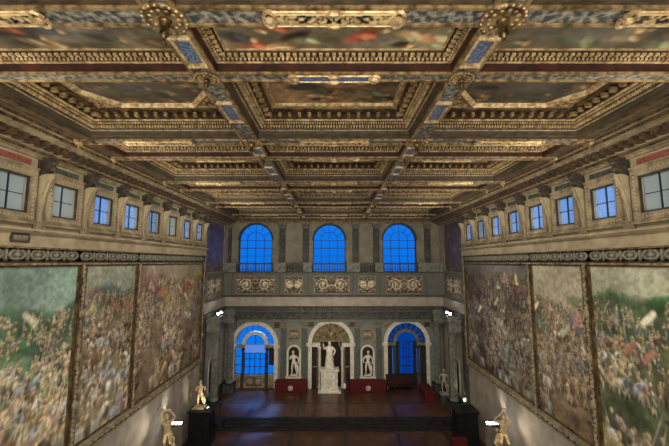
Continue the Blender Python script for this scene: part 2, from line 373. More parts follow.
def filigree(w, h, ppm, lo, hi, amp=.05):
    c = Can(w, h, ppm); H, W_ = c.h, c.w
    n = np.clip((vnoise(H, W_, ppm * .075) + .5 * vnoise(H, W_, ppm * .05) - .68) * 4, 0, 1)
    n = np.maximum(n, n[:, ::-1] * .8); n[:2] = n[-2:] = 1; n[:, :2] = n[:, -2:] = 1; e = n.copy(); e[0] = e[-1] = 0; e[:, 0] = e[:, -1] = 0
    return np.array(lo)[None, None] * (1 - n[..., None]) + np.array(hi)[None, None] * n[..., None], e * amp
def frieze(w, h, ppm):
    c = Can(w, h, ppm); c.a[:] = 0; p = .82; k = int(w / p)
    for i in range(k):
        x = (i + .5) * w / k; q = w / k
        for t in range(24):
            a = t / 24 * 2 * PI; c.ell(x + .36 * q * math.cos(a), h / 2 + .32 * h * math.sin(a), .04, .035, 0, (.9, .9, .9), .9)
        c.ell(x, h / 2, .10, .09, 0, (1, 1, 1), .9); c.line(x - .28, h / 2, x + .28, h / 2, .06, (.8, .8, .8), .8)
        for s2 in (-1, 1): c.ell(x + q * .5, h / 2 + s2 * h * .28, .08, .05, .7 * s2, (.8, .8, .8), .9)
        c.ell(x + q * .5, h / 2, .05, .13, 0, (1, 1, 1), .8)
    m = np.clip(c.a[..., 0], 0, 1); m[0] = m[-1] = 0; m[:, 0] = m[:, -1] = 0
    return np.array((.15, .15, .13))[None, None] * (1 - m[..., None]) + np.array((.62, .60, .50))[None, None] * m[..., None], m * .07
# ------------------------------------------------------------------ floor, walls
W = 11.5; Y1 = 31.0; YF = 38.3; YN = -3.0
b = MB().box(-W - .8, W + .8, YN - .5, 30.3, F - .4, F); struct(b.build('floor', 'floor'))
st = MB()
for x in (-7.6, -3.4, 0.9, 5.1, 9.0): st.box(x - .16, x + .16, YN, 30.2, F, F + .004)
for y in (4.5, 9, 13.5, 18, 22.5, 27): st.box(-11.4, 11.4, y - .16, y + .16, F + .004, F + .008)
struct(st.build('floor_band', 'floor_stripe'))
struct(MB().box(-W - .8, W + .8, 31.5, YF + 1.2, F - .4, TF).build('floor', 'floor'))
st = MB()
for x in (-7.4, -3.2, 1.1, 5.3): st.box(x - .16, x + .16, 31.5, YF - .3, TF, TF + .004)
for y in (34.4,): st.box(-10.3, 9.9, y - .14, y + .14, TF + .004, TF + .008)
struct(st.build('floor_band', 'floor_stripe'))
s = MB()
for i in range(4): s.box(-9.2, 9.2, 30.3 + .3 * i, 31.5, F + .1625 * i, F + .1625 * (i + 1))
s.box(-W - .4, -9.2, 30.3, 31.5, F, TF); s.box(9.2, W + .4, 30.3, 31.5, F, TF)
struct(s.build('floor_steps', 'step'))

BAY = 2.47; YC = [12.17 + BAY * k for k in range(-4, 8)]
HW, Z0, Z1 = .68, 1.83, 3.18
for s_, side in ((-1, 'left'), (1, 'right')):
    b = MB(); xo, xi = s_ * (W + .2), s_ * W
    b.box(xi, xo, YN, Y1, F - .4, Z0); b.box(xi, xo, YN, Y1, Z1, 7.2)
    e = [YN] + [q for y in YC for q in (y - HW, y + HW)] + [Y1]
    for i in range(0, len(e), 2): b.box(xi, xo, e[i], e[i + 1], Z0, Z1)
    b.box(xi, xo, Y1, YF + 1.2, F - .4, 7.2)
    o = struct(b.build('wall_' + side, 'plaster'))
struct(MB().box(-W - .7, W + .7, YN - .5, YN, F - .4, 7.2).build('wall_near', 'plaster'))
struct(MB().box(-W - .8, W + .8, YN - .5, YF + 1.5, 6.35, 7.2).build('ceiling', 'wood'))

# ------------------------------------------------------------------ side walls: attic, ledge, frieze, cornice
def nth(k): return ['first', 'second', 'third', 'fourth', 'fifth', 'sixth', 'seventh', 'eighth', 'ninth', 'tenth', 'eleventh', 'twelfth', 'thirteenth'][k]
tn = [0]
def trim(mb, m, parent=None, **k):
    tn[0] += 1; return struct(mb.build('trim_%d' % tn[0], m, parent, **k))
wn = [0]
for s_, side in ((-1, 'left'), (1, 'right')):
    X = lambda d: s_ * (W - d)      # d = distance out from wall
    # attic facing of pale plaster with a frame of openings
    b = MB(); e = [2.0 - 1.3] + [q for y in YC[1:] for q in (y - HW, y + HW)] + [Y1]
    b.box(X(0), X(.04), .7, Y1, 1.2, Z0); b.box(X(0), X(.04), .7, Y1, Z1, 4.0)
    for i in range(0, len(e), 2): b.box(X(0), X(.04), e[i], e[i + 1], Z0, Z1)
    trim(b, 'stone_pale')
    # ledge and plain band
    b = MB().box(X(0), X(.42), -2.9, Y1, 1.14, 1.22); b.box(X(0), X(.34), -2.9, Y1, 1.06, 1.14)
    b.box(X(0), X(.22), -2.9, Y1, .66, 1.06); b.box(X(0), X(.3), -2.9, Y1, .56, .66)
    trim(b, 'stone_pale')
    b = MB()
    for i in range(300): y = 1 + i * .1; b.box(X(.34), X(.39), y, y + .055, 1.07, 1.135)
    trim(b, 'stone')
    # frieze, carved scroll
    b = MB().box(X(0), X(.1), -2.9, Y1, -.12, .56); trim(b, 'stone_dark')
    ppm = 14
    for i, (ya, yb) in enumerate(((6, 15.7), (15.7, 20.5), (20.5, 30.7))):
        L = yb - ya
        col, hg = frieze(L, .5, 18)
        o = grid('trim_%d' % (50 + i + (3 if s_ > 0 else 0)), (X(.1), ya, .02), (0, L, 0), (0, 0, .5), (-s_, 0, 0), col, hg, 'relief'); struct(o)
    b = MB().box(X(0), X(.24), -2.9, Y1, .5, .58).box(X(0), X(.22), -2.9, Y1, -.12, -.04)
    trim(b, 'gold')
    # great cornice
    b = MB().box(X(0), X(.18), .5, YF, 3.95, 4.05).box(X(0), X(.3), .5, YF, 4.05, 4.2).box(X(0), X(.42), .5, YF, 4.2, 4.28)
    b.box(X(0), X(.95), .5, YF, 4.46, 4.56).box(X(0), X(1.1), .5, YF, 4.56, 4.68).box(X(0), X(1.25), .5, YF, 4.68, 4.8)
    trim(b, 'stone')
    b = MB()
    for i in range(82): y = .8 + i * .45; b.box(X(.42), X(.88), y, y + .2, 4.24, 4.46)
    trim(b, 'brown')
    b = MB().box(X(0), X(.46), .5, YF, 4.28, 4.46); trim(b, 'stone')
    b = MB()
    for i in range(370): y = .8 + i * .1; b.box(X(.3), X(.36), y, y + .055, 4.08, 4.17)
    for i in range(250): y = .8 + i * .15; b.box(X(1.1), X(1.17), y, y + .09, 4.58, 4.67)
    trim(b, 'gold_dim')
    # windows
    vis = 0
    for k, y in enumerate(YC[1:]):
        k = k - 3; wn[0] += 1
        w = struct(empty('window_%d' % wn[0], (s_ * W, y, Z0)))
        grey = (k <= 1 or k == 5) if s_ < 0 else (k <= 0)
        mid = (k == 4) if s_ < 0 else (k == 6)
        b = MB().box(X(.04), X(.16), y - .98, y - .7, 1.52, 3.5).box(X(.04), X(.16), y + .7, y + .98, 1.52, 3.5).box(X(.04), X(.16), y - .7, y + .7, 3.2, 3.5).box(X(.04), X(.16), y - .7, y + .7, 1.52, 1.8)
        b.box(X(.04), X(.24), y - 1.02, y + 1.02, 1.4, 1.5).box(X(.04), X(.2), y - 1.0, y + 1.0, 3.5, 3.57)
        b.build('surround', 'stone', w)
        b = MB()
        for j in range(12):
            t = -.9 + j * .164
            for zz in (1.66, 3.35): b.ball((X(.165), y + t, zz), .045, .5, 1, 1, 5)
            for q in (-.84, .84): b.ball((X(.165), y + q, 1.66 + j * .153), .045, .5, 1, 1, 5)
        b.build('rosettes', 'stone_pale', w)
        b = MB().box(X(.02), X(.1), y - .7, y - .645, Z0 - .03, Z1 + .02).box(X(.02), X(.1), y + .645, y + .7, Z0 - .03, Z1 + .02).box(X(.02), X(.1), y - .7, y + .7, Z1 - .04, Z1 + .02).box(X(.02), X(.1), y - .7, y + .7, Z0 - .03, Z0 + .04)
        b.build('window_frame', 'stone_dark', w)
        b = MB().box(X(-.12), X(-.04), y - .018, y + .018, Z0, Z1).box(X(-.12), X(-.08), y - .66, y + .66, 2.49, 2.525)
        b.build('muntin', 'muntin', w)
        MB().box(X(-.1), X(-.085), y - HW, y + HW, Z0, Z1).build('pane', 'glass_grey' if grey else 'glass_mid' if mid else 'glass_pale', w)
        MB().box(X(.04), X(.07), y - .72, y + .72, 3.64, 3.86).build('inscription_tablet', 'red_marble' if k in (0, -1) else 'green_marble', w)
        # bracket after this window
        yb = y + BAY / 2
        if yb > Y1 - .3: yb = Y1 - .3
        lab = 'curved stone console bracket between windows, %s wall, %s from the photo edge' % (side, nth(max(k, 0)))
        if k < 0: continue
        r = empty('console_bracket', (s_ * W, yb, 1.22), lab, 'bracket', 'console brackets of the %s attic' % side)
        # slender curved console: outer face sweeps out to the head
        pts = [(X(.04), 1.55)]
        for j in range(11):
            t = j / 10; pts.append((X(.12 + .38 * t ** 2.2), 1.55 + 1.85 * t))
        pts += [(X(.04), 3.4)]
        MB().prism(pts, 'y', yb - .11, yb + .11).build('scroll_arm', 'stone_pale', r)
        MB().box(X(.04), X(.22), yb - .2, yb + .2, 1.22, 1.55).box(X(.04), X(.27), yb - .23, yb + .23, 1.5, 1.56).build('foot_block', 'stone', r)
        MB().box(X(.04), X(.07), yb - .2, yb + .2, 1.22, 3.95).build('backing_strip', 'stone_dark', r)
        h = MB().prism([(X(.04), 3.3), (X(.34), 3.42), (X(.5), 3.62), (X(.5), 3.95), (X(.04), 3.95)], 'y', yb - .13, yb + .13).ball((X(.5), yb, 3.62), .12, 1, 1.2, 1, 7)
        h.ball((X(.52), yb, 3.86), .12, 1, 1.2, .8, 7).box(X(.04), X(.58), yb - .18, yb + .18, 3.93, 4.03)
        h.build('carved_head', 'stone_dark', r)
        b = MB()
        for q in (-.09, .09): b.tube([(X(.13 + .38 * (j / 10) ** 2.2), yb + q, 1.55 + 1.85 * j / 10) for j in range(11)], .025, 5)
        b.build('edge_bead', 'stone', r)
# plaques on the plain band near the left photo edge
for s_, yy in ((-1, 12.55),):
    X = lambda d: s_ * (W - d)
    r = empty('wall_plaque', (X(.22), yy, .68), 'dark carved plaque fixed on the plain band under the windows of the left wall', 'plaque')
    MB().prism([(yy - .38, .70), (yy + .38, .70), (yy + .42, .84), (yy + .36, 1.03), (yy - .36, 1.03), (yy - .42, .84)], 'x', X(.22), X(.25)).build('plate', 'stone_dark', r)
    col, hg = scroll(.6, .24, 24, 5, True, .04, (.2, .19, .16), (.45, .42, .36))
    grid('relief', (X(.25), yy - .3, .74), (0, .6, 0), (0, 0, .24), (-s_, 0, 0), col, hg, 'relief', r)

# ------------------------------------------------------------------ great wall paintings and their frames
ZB, ZT = -8.05, -.14
segs = [(6.0, 15.8), (16.25, 20.4), (20.85, 30.6)]
pal = {(-1, 0): ((.56, .64, .60), (.36, .44, .36), (.42, .50, .40), 1.0, 1.0, .74), (-1, 1): ((.58, .60, .54), (.44, .44, .36), (.50, .46, .36), .92, 1.0, .80), (-1, 2): ((.54, .50, .42), (.48, .42, .33), (.46, .40, .32), .90, .95, .86),
       (1, 0): ((.64, .64, .56), (.34, .40, .30), (.36, .38, .28), .92, 1.0, .80), (1, 1): ((.60, .58, .50), (.48, .44, .36), (.44, .38, .30), .86, 1.0, .74), (1, 2): ((.40, .38, .36), (.36, .33, .29), (.34, .30, .26), .70, .95, .86)}
desc = ['broad battle mural nearest the camera', 'narrow upright mural with crowd of figures, middle of three', 'wide crowded mural at the far end']
for s_, side in ((-1, 'left'), (1, 'right')):
    X = lambda d: s_ * (W - d)
    for i, (ya, yb) in enumerate(segs):
        p = pal[(s_, i)]
        r = empty('wall_painting', (X(0), (ya + yb) / 2, ZB), '%s of the %s wall' % (desc[i], side), 'painting', 'great painted panels of the hall')
        a = mural(yb - ya, ZT - ZB, 20, p[0], p[1], p[2], 11 + i + 5 * s_, p[3], p[4], p[5], flags=4 if i == 0 else 2)
        grid('canvas', (X(.06), ya, ZB), (0, yb - ya, 0), (0, 0, ZT - ZB), (-s_, 0, 0), a, None, 'fresco', r)
        b = MB().box(X(0), X(.12), ya - .06, ya + .05, ZB, ZT).box(X(0), X(.12), yb - .05, yb + .06, ZB, ZT).box(X(0), X(.12), ya, yb, ZT - .05, ZT + .05).box(X(0), X(.12), ya, yb, ZB - .05, ZB + .05)
        b.build('inner_border', 'gold_dim', r)
    # carved uprights and sill between panels
    for i, yy in enumerate((16.02, 20.62, 30.82)):
        r = empty('carved_pilaster', (X(0), yy, ZB - .3), 'dark carved upright strip on %s wall %s' % (side, ['beside the nearest mural', 'beside the farthest mural', 'at the far corner of the murals']
                                                                                                              [i]), 'pilaster')
        MB().box(X(.005), X(.16), yy - .155, yy + .155, ZB - .04, -.13).build('backing', 'stone_dark', r)
        MB().box(X(.16), X(.2), yy - .155, yy - .11, ZB - .04, -.13).box(X(.16), X(.2), yy + .11, yy + .155, ZB - .04, -.13).build('edge_bead', 'gold_dim', r)
        g = MB(); z = ZB
        while z < -.2:
            g.ball((X(.2), yy + random.uniform(-.03, .03), z), .085, .7, 1.1, 1.3, 5); g.ball((X(.18), yy + .08 * random.choice((-1, 1)), z + .1), .055, .7, 1, 1.4, 5); z += .2
        for zz in (-2.3, -4.2, -6.2): g.ball((X(.22), yy, zz), .16, .7, 1.1, 1.3, 6)
        g.build('garland', 'stone', r, smooth=True)
    r = empty('painting_sill', (X(0), 18, ZB - .5), 'long dark carved sill moulding under the murals of the %s wall' % side, 'moulding')
    MB().box(X(0), X(.2), 4, Y1, ZB - .42, ZB - .1).build('backing', 'stone_dark', r)
    MB().box(X(0), X(.3), 4, Y1, ZB - .14, ZB - .06).box(X(0), X(.27), 4, Y1, ZB - .5, ZB - .42).build('edge_bead', 'stone', r)
    g = MB(); y = 5
    while y < 30.8: g.ball((X(.22), y, ZB - .28), .11, .7, 1.7, .8, 5); g.ball((X(.22), y + .22, ZB - .24), .06, .7, 1, 1, 5); y += .42
    g.build('leaf_ornament', 'stone', r, smooth=True)

# ------------------------------------------------------------------ ceiling: beams, coffers, bosses
BZ = 4.8; LX = 3.3; LW = .32
edges = [1.4, 6.35, 8.6, 13.55, 15.8, 20.75, 23.0, 27.95, 30.2, 35.15, 37.4]
def half(y): return .27 if any(abs(y - (6.35 + 7.2 * k)) < .01 for k in range(-1, 5)) else .2
XO = 9.55
def beam_strip(name, x0, x1, y0, y1, along):
    r = struct(empty(name, ((x0 + x1) / 2, (y0 + y1) / 2, BZ)))
    MB().box(x0, x1, y0, y1, BZ, 6.4).build('core', 'wood', r)
    b = MB()
    if along == 'y':
        w = x1 - x0; b.box(x0, x0 + .09, y0, y1, BZ - .07, BZ + .08).box(x1 - .09, x1, y0, y1, BZ - .07, BZ + .08)
        s = MB().box(x0 + .09, x1 - .09, y0, y1, BZ - .02, BZ + .01)
    else:
        t = .07 if y1 - y0 > .45 else .055
        b.box(x0, x1, y0, y0 + t, BZ - .07, BZ + .1).box(x0, x1, y1 - t, y1, BZ - .07, BZ + .08)
        s = MB().box(x0, x1, y0 + t, y1 - t, BZ - .02, BZ + .01)
    b.build('gilt_edge', 'gold', r); s.build('painted_soffit', 'beam', r)
    return r
for sx in (-1, 1):
    x = sx * LX; r = beam_strip('ceiling_beam', x - LW, x + LW, .5, YF, 'y')
    b = MB(); bl = MB()
    for i in range(len(edges) - 1):
        ya, yb = edges[i] + half(edges[i]) + .35, edges[i + 1] - half(edges[i + 1]) - .35
        L = yb - ya
        spans = [(ya, yb)] if L < 3 else [(ya + .9, ya + L * .5 + .4)]
        for (p, q) in spans:
            bl.box(x - .17, x + .17, p + .1, q - .1, BZ - .035, BZ - .01)
            b.box(x - .24, x - .17, p, q, BZ - .08, BZ - .01).box(x + .17, x + .24, p, q, BZ - .08, BZ - .01).box(x - .24, x + .24, p - .04, p + .08, BZ - .09, BZ - .01).box(x - .24, x + .24, q - .08, q + .04, BZ - .09, BZ - .01)
            for t in (p, q):
                for u in (-.2, -.1, 0, .1, .2): b.ball((x + u, t, BZ - .08), .06, 1, 1, .7, 5)
    b.build('cartouche_frame', 'gold_bright', r); bl.build('blue_panel', 'blue_panel', r)
for j, y in enumerate(edges):
    h = half(y)
    for (xa, xb) in ((-XO - .8, -LX - LW), (-LX + LW, LX - LW), (LX + LW, XO + .8)):
        r = beam_strip('ceiling_beam', xa, xb, y - h, y + h, 'x'); xm = (xa + xb) / 2
        if h > .25 or xa > -4 and xa < 0:
            wd = 1.25 if h > .25 else 1.05; hh = h * .72
            b = MB().box(xm - wd, xm + wd, y - hh, y + hh, BZ - .09, BZ - .015)
            b.build('cartouche', 'gold_dim' if h > .25 else 'blue_panel', r)
            col, hg = filigree(2 * wd - .2, 2 * hh - .06, 40 if j < 4 else 14, (.12, .11, .10), (.86, .76, .54), .03)
            if h > .25: grid('scrollwork', (xm - wd + .1, y - hh + .03, BZ - .09), (2 * wd - .2, 0, 0), (0, 2 * hh - .06, 0), (0, 0, -1), col, hg, 'relief', r)
            b = MB()
            for q in (-1, 1):
                b.tube([(xm + q * (wd + .12 * math.cos(a)), y + .22 * h / .27 * math.sin(a), BZ - .1) for a in [t * .5 for t in range(13)]], .045, 5)
                b.ball((xm + q * wd, y, BZ - .12), .09, 1.3, 1, .8, 6)
                b.tube([(xm - wd, y + q * hh, BZ - .09), (xm + wd, y + q * hh, BZ - .09)], .03, 5)
            for q in (-1, 1): b.ball((xm, y + q * hh * .9, BZ - .1), .08, 2, .8, 1, 6)
            b.build('cartouche_frame', 'gold_bright', r)
# outer soffit border of the ceiling by each wall
for sx, side in ((-1, 'left'), (1, 'right')):
    b = MB().box(sx * (XO + .12), sx * 10.35, .5, YF, BZ, 6.4); trim(b, 'wood_grey')
    b = MB().box(sx * (XO), sx * (XO + .12), .5, YF, BZ - .06, 6.4).box(sx * 10.22, sx * 10.4, .5, YF, BZ - .09, BZ + .05).box(sx * 9.95, sx * 10.03, .5, YF, BZ - .03, BZ + .02); trim(b, 'gold_dim')
    b = MB()
    for y in edges:
        if y > 5: b.ball((sx * 10.2, y, BZ - .1), .16, .8, 1.6, .7, 6).tube([(sx * 10.2, y, BZ - .1), (sx * 10.2, y, BZ - .3)], [.06, .015], 6).box(sx * 9.7, sx * 10.3, y - .05, y + .05, BZ - .07, BZ)
    trim(b, 'gold')
# bosses hanging on the crossings
def make_boss(R, name, drop):
    r = empty(name, (0, 0, BZ))
    MB().lathe(0, 0, [(R * .35, BZ - .02), (R, BZ - .04), (R, BZ - .1), (R * .85, BZ - .13), (R * .8, BZ - .08), (.3 * R, BZ - .12), (.02, BZ - .1)], 28).build('dish', 'gold', r, smooth=True)
    b = MB()
    for i in range(20): a = i * 2 * PI / 20; b.ball((math.cos(a) * R * .93, math.sin(a) * R * .93, BZ - .11), .035 * R / .5, 1, 1, .8, 5)
    for i in range(12): a = i * 2 * PI / 12; b.ball((math.cos(a) * R * .62, math.sin(a) * R * .62, BZ - .11), .05 * R / .5, 1.0, 1.0, .4, 5)
    b.build('beaded_ring', 'gold_bright', r, smooth=True)
    MB().lathe(0, 0, [(.03, BZ - .1), (R * .30, BZ - .13), (R * .26, BZ - .2 * drop), (R * .17, BZ - .42 * drop), (R * .2, BZ - .47 * drop), (R * .22, BZ - .55 * drop), (R * .1, BZ - .62 * drop), (R * .05, BZ - .7 * drop), (R * .07, BZ - .74 * drop), (.004, BZ - .8 * drop)], 14).build('pendant', 'brass', r, smooth=True)
    return r
big = make_boss(.43, 'ceiling_boss', .75); small = make_boss(.32, 'ceiling_boss', .5)
used = {id(big): False, id(small): False}
for sx, side in ((-1, 'left'), (1, 'right')):
    for j, y in enumerate(edges[1:]):
        src = big if half(y) > .25 else small
        o = src if not used[id(src)] else copy_tree(src); used[id(src)] = True
        o.location = (sx * LX, y, BZ - (0.0))
        tag(o, '%s gilded ceiling boss with dark pendant, %s long beam, %s from photo top' % ('large' if src is big else 'small', side, nth(j)), 'ceiling boss', 'bosses hanging where the ceiling beams cross')
# coffers
def ring(mb, x0, x1, y0, y1, prof):
    n0 = len(mb.v); vs = []; fs = []
    for d, z in prof: vs += [(x0 + d, y0 + d, z), (x1 - d, y0 + d, z), (x1 - d, y1 - d, z), (x0 + d, y1 - d, z)]
    for j in range(len(prof) - 1):
        for i in range(4): k = (i + 1) % 4; fs.append((4 * j + i, 4 * j + k, 4 * j + 4 + k, 4 * j + 4 + i))
    mb.add(vs, fs)
def studs(mb, x0, x1, y0, y1, d, z0, z1, step, w, dep):
    for (a, b_, fix, ax, sg) in ((x0 + d, x1 - d, y0 + d, 'x', 1), (x0 + d, x1 - d, y1 - d, 'x', -1), (y0 + d, y1 - d, x0 + d, 'y', 1), (y0 + d, y1 - d, x1 - d, 'y', -1)):
        n = max(2, int((b_ - a) / step)); st_ = (b_ - a) / n
        for i in range(n):
            c = a + (i + .5) * st_; p, q = c - w / 2, c + w / 2
            if ax == 'x': mb.box(p, q, fix - sg * .01, fix + sg * dep, z0, z1)
            else: mb.box(fix - sg * .01, fix + sg * dep, p, q, z0, z1)
def make_coffer(x0, x1, y0, y1, kind):
    r = empty('ceiling_coffer', ((x0 + x1) / 2, (y0 + y1) / 2, BZ))
    if kind == 'narrow':
        b = MB(); ring(b, x0, x1, y0, y1, [(.006, BZ), (0.02, 5.03)]); b.build('well_side', 'wood_red', r)
        b = MB(); ring(b, x0, x1, y0, y1, [(.02, 5.03), (.07, 5.03), (.07, 5.06), (.1, 5.07), (.13, 5.12), (.24, 5.17), (.26, 5.21), (.31, 5.22)]); b.build('cornice', 'wood', r)
        b = MB(); ring(b, x0, x1, y0, y1, [(.02, 5.0), (.07, 5.0), (.07, 5.045), (.02, 5.045)]); ring(b, x0, x1, y0, y1, [(.27, 5.19), (.33, 5.17), (.33, 5.215)]); b.build('bead', 'gold_bright', r)
        b = MB(); studs(b, x0, x1, y0, y1, .05, 5.045, 5.105, .105, .05, .07); studs(b, x0, x1, y0, y1, .13, 5.11, 5.19, .16, .09, .1); b.build('egg_and_dart_moulding', 'gold_bright', r)
        return r, .31, 5.22
    b = MB(); ring(b, x0, x1, y0, y1, [(.006, BZ), (.006, 4.9), (.03, 4.92), (.03, 5.0), (.05, 5.12)]); b.build('well_side', 'well', r)
    b = MB(); ring(b, x0, x1, y0, y1, [(.05, 5.12), (.13, 5.12), (.13, 5.17)]); b.build('edge_moulding', 'wood_grey', r)
    b = MB(); ring(b, x0, x1, y0, y1, [(.13, 5.17), (.2, 5.3), (.27, 5.42), (.3, 5.46), (.34, 5.46)]); b.build('cornice', 'wood', r)
    b = MB(); ring(b, x0, x1, y0, y1, [(.28, 5.40), (.35, 5.40), (.35, 5.46)]); ring(b, x0, x1, y0, y1, [(.04, 5.10), (.10, 5.10), (.10, 5.14)]); b.build('bead', 'gold_bright', r)
    b = MB(); studs(b, x0, x1, y0, y1, .14, 5.18, 5.27, .11, .055, .09); studs(b, x0, x1, y0, y1, .21, 5.31, 5.38, .09, .045, .06); b.build('egg_and_dart_moulding', 'gold_bright', r)
    b = MB(); ring(b, x0, x1, y0, y1, [(.34, 5.46), (.36, 5.66), (.42, 5.70)]); b.build('frieze', 'wood', r)
    b = MB(); studs(b, x0, x1, y0, y1, .36, 5.50, 5.66, .36, .13, .2); b.build('modillion_moulding', 'gold', r, bevel=.02)
    b = MB(); ring(b, x0, x1, y0, y1, [(.42, 5.70), (.6, 5.74), (.62, 5.80)]); b.build('flat_band', 'gold_dim', r)
    if kind == 'octagon':
        b = MB(); ring(b, x0, x1, y0, y1, [(.62, 5.80), (.66, 5.9), (.68, 5.9)]); b.build('inner_moulding', 'gold', r)
        return r, .66, 5.9
    b = MB(); ring(b, x0, x1, y0, y1, [(.62, 5.80), (.68, 5.84), (.70, 5.78), (.78, 5.80), (.80, 5.9)]); b.build('picture_frame', 'gold_bright', r)
    return r, .80, 5.9
protos = {}
for i in range(len(edges) - 1):
    ya, yb = edges[i] + half(edges[i]), edges[i + 1] - half(edges[i + 1]); L = yb - ya
    for ci, (xa, xb) in enumerate(((-XO, -LX - LW), (-LX + LW, LX - LW), (LX + LW, XO))):
        kind = 'narrow' if L < 3 else ('octagon' if ci != 1 else 'wide')
        key = (ci, kind)
        if key not in protos:
            protos[key] = make_coffer(xa, xb, ya, yb, kind) + (ya + L / 2,)
            r, d, z, y0 = protos[key]
        else:
            src, d, z, y0 = protos[key]
            r = src.copy(); C.objects.link(r)
            for ch in src.children:
                if ch.name.split('.')[0] in ('painting', 'octagon_frame', 'gilded_spandrel_trim'): continue
                c = ch.copy(); C.objects.link(c); c.parent = r
            r.location.y = ya + L / 2
        where = ['left side of the ceiling', 'centre of the ceiling', 'right side of the ceiling'][ci]
        what = {'narrow': 'narrow coffer with long painting', 'octagon': 'deep coffer with octagonal painting', 'wide': 'deep coffer with rectangular painting'}[kind]
        tag(r, '%s, %s, %s row from top' % (what, where, nth(i)), 'coffer', 'painted coffers of the ceiling')
        x0, x1, y0, y1 = xa + d, xb - d, ya + d, yb - d
        ppm = 22 if i < 4 else 7
        base = (.30, .24, .17) if i == 2 and ci == 1 else (.22, .20, .16)
        a = oilscene(x1 - x0, y1 - y0, ppm, 100 + i * 3 + ci, base, 1.35 if (i, ci) == (1, 1) else 1.0)
        grid('painting', (x0, y0, z), (x1 - x0, 0, 0), (0, y1 - y0, 0), (0, 0, -1), a * (1.1 if kind == 'octagon' else 1.5), None, 'canvas', r)
        if kind == 'octagon':
            cx = (x0 + x1) / 2; cy = (y0 + y1) / 2; hx = (x1 - x0) / 2 - .02; hy = (y1 - y0) / 2 - .02; kx = hx * .62; ky = hy * .30
            O = [(kx, -hy), (hx, -ky), (hx, ky), (kx, hy), (-kx, hy), (-hx, ky), (-hx, -ky), (-kx, -hy)]
            for (rr, mm, nm, zz) in (((1.0, .93), 'gold_bright', 'octagon_frame', .13), ):
                b = MB(); vs = []; fs = []
                for s2, z2 in ((1.0, z - .02), (1.0, z - zz), (.965, z - zz - .03), (.93, z - .08), (.91, z - .01)):
                    vs += [(cx + p[0] * s2, cy + p[1] * s2, z2) for p in O]
                for j in range(4):
                    for q in range(8): k2 = (q + 1) % 8; fs.append((8 * j + q, 8 * j + k2, 8 * j + 8 + k2, 8 * j + 8 + q))
                b.add(vs, fs); b.build(nm, mm, r)
            b = MB(); g = MB()
            for sx in (-1, 1):
                for sy in (-1, 1):
                    A, B, D = (cx + sx * kx, cy + sy * hy), (cx + sx * hx, cy + sy * hy), (cx + sx * hx, cy + sy * ky)
                    b.prism([A, B, D], 'z', z - .06, z - .01)
                    for t in range(16):
                        u, v = random.random(), random.random()
                        if u + v > 1: u, v = 1 - u, 1 - v
                        px = B[0] + (A[0] - B[0]) * u * .8 + (D[0] - B[0]) * v * .8; py = B[1] + (A[1] - B[1]) * u * .8 + (D[1] - B[1]) * v * .8
                        g.ball((px, py, z - .07), random.uniform(.05, .11), 1.3, .8, .6, 5)
            g.v and b.add(g.v, g.f); b.build('gilded_spandrel_trim', 'gold', r)

# ------------------------------------------------------------------ far end (tribune)
CX = -.45
PY = 36.8           # parapet face
LY = 38.2           # lower wall face
UY = 38.3           # upper wall face
def fx(px, Y): return (px - 334) / 350 * Y * 1.0  # small pitch term handled below
TH = math.atan(39 / 350)
def P(px, py, Y):
    v = (223 - py) / 350; x = (px - 334) / 350
    ry = math.cos(TH) - v * math.sin(TH); rz = math.sin(TH) + v * math.cos(TH); t = Y / ry
    return x * t, rz * t
# upper wall with three arched windows
ucs = [(-8.58, 1.85), (-.52, 1.78), (7.15, 1.85)]
zs_up, zb_up = 2.35, -1.0
b = MB(); xs = [-W]
for c, r in ucs:
    b.box(xs[-1], c - r, UY, UY + .9, -4.6, 7.2); b.box(c - r, c + r, UY, UY + .9, -4.6, zb_up)
    b.spandrel(c, zs_up, r, c - r, c + r, 7.2, UY, UY + .9); xs.append(c + r)
b.box(xs[-1], W, UY, UY + .9, -4.6, 7.2)
struct(b.build('wall_far', 'wall_beige'))
for i, (c, r) in enumerate(ucs):
    wn[0] += 1; w = struct(empty('window_%d' % wn[0], (c, UY, zb_up)))
    b = MB().arch(c, zs_up, r - .1, r, UY + .1, UY + .3).box(c - r, c - r + .1, UY + .1, UY + .3, zb_up, zs_up).box(c + r - .1, c + r, UY + .1, UY + .3, zb_up, zs_up)
    b.build('window_frame', 'muntin', w)
    b = MB().arch(c, zs_up, r * .5, r * .5 + .05, UY + .15, UY + .22)
    for a in (30, 60, 90, 120, 150):
        a = math.radians(a); b.tube([(c + math.cos(a) * r * .5, UY + .18, zs_up + math.sin(a) * r * .5), (c + math.cos(a) * r, UY + .18, zs_up + math.sin(a) * r)], .025, 5)
    for q in (-.5, 0, .5): b.box(c + q * r - .03, c + q * r + .03, UY + .15, UY + .22, zb_up, zs_up + (.5 * r if q == 0 else 0))
    for z in (zs_up, 1.5, .65, -.2): b.box(c - r, c + r, UY + .15, UY + .22, z - .025, z + .025)
    b.box(c - r, c + r, UY + .14, UY + .23, 1.46, 1.54)
    b.build('muntin', 'muntin', w)
    n = 24; pts = [(c + (r - .05) * math.cos(PI * k / n), zs_up + (r - .05) * math.sin(PI * k / n)) for k in range(n + 1)] + [(c - r + .05, zb_up), (c + r - .05, zb_up)]
    MB().prism(pts, 'y', UY + .24, UY + .25).build('pane', 'glass_blue', w)
    trim(MB().arch(c, zs_up, r, r + .12, UY - .05, UY), 'grey_dark')
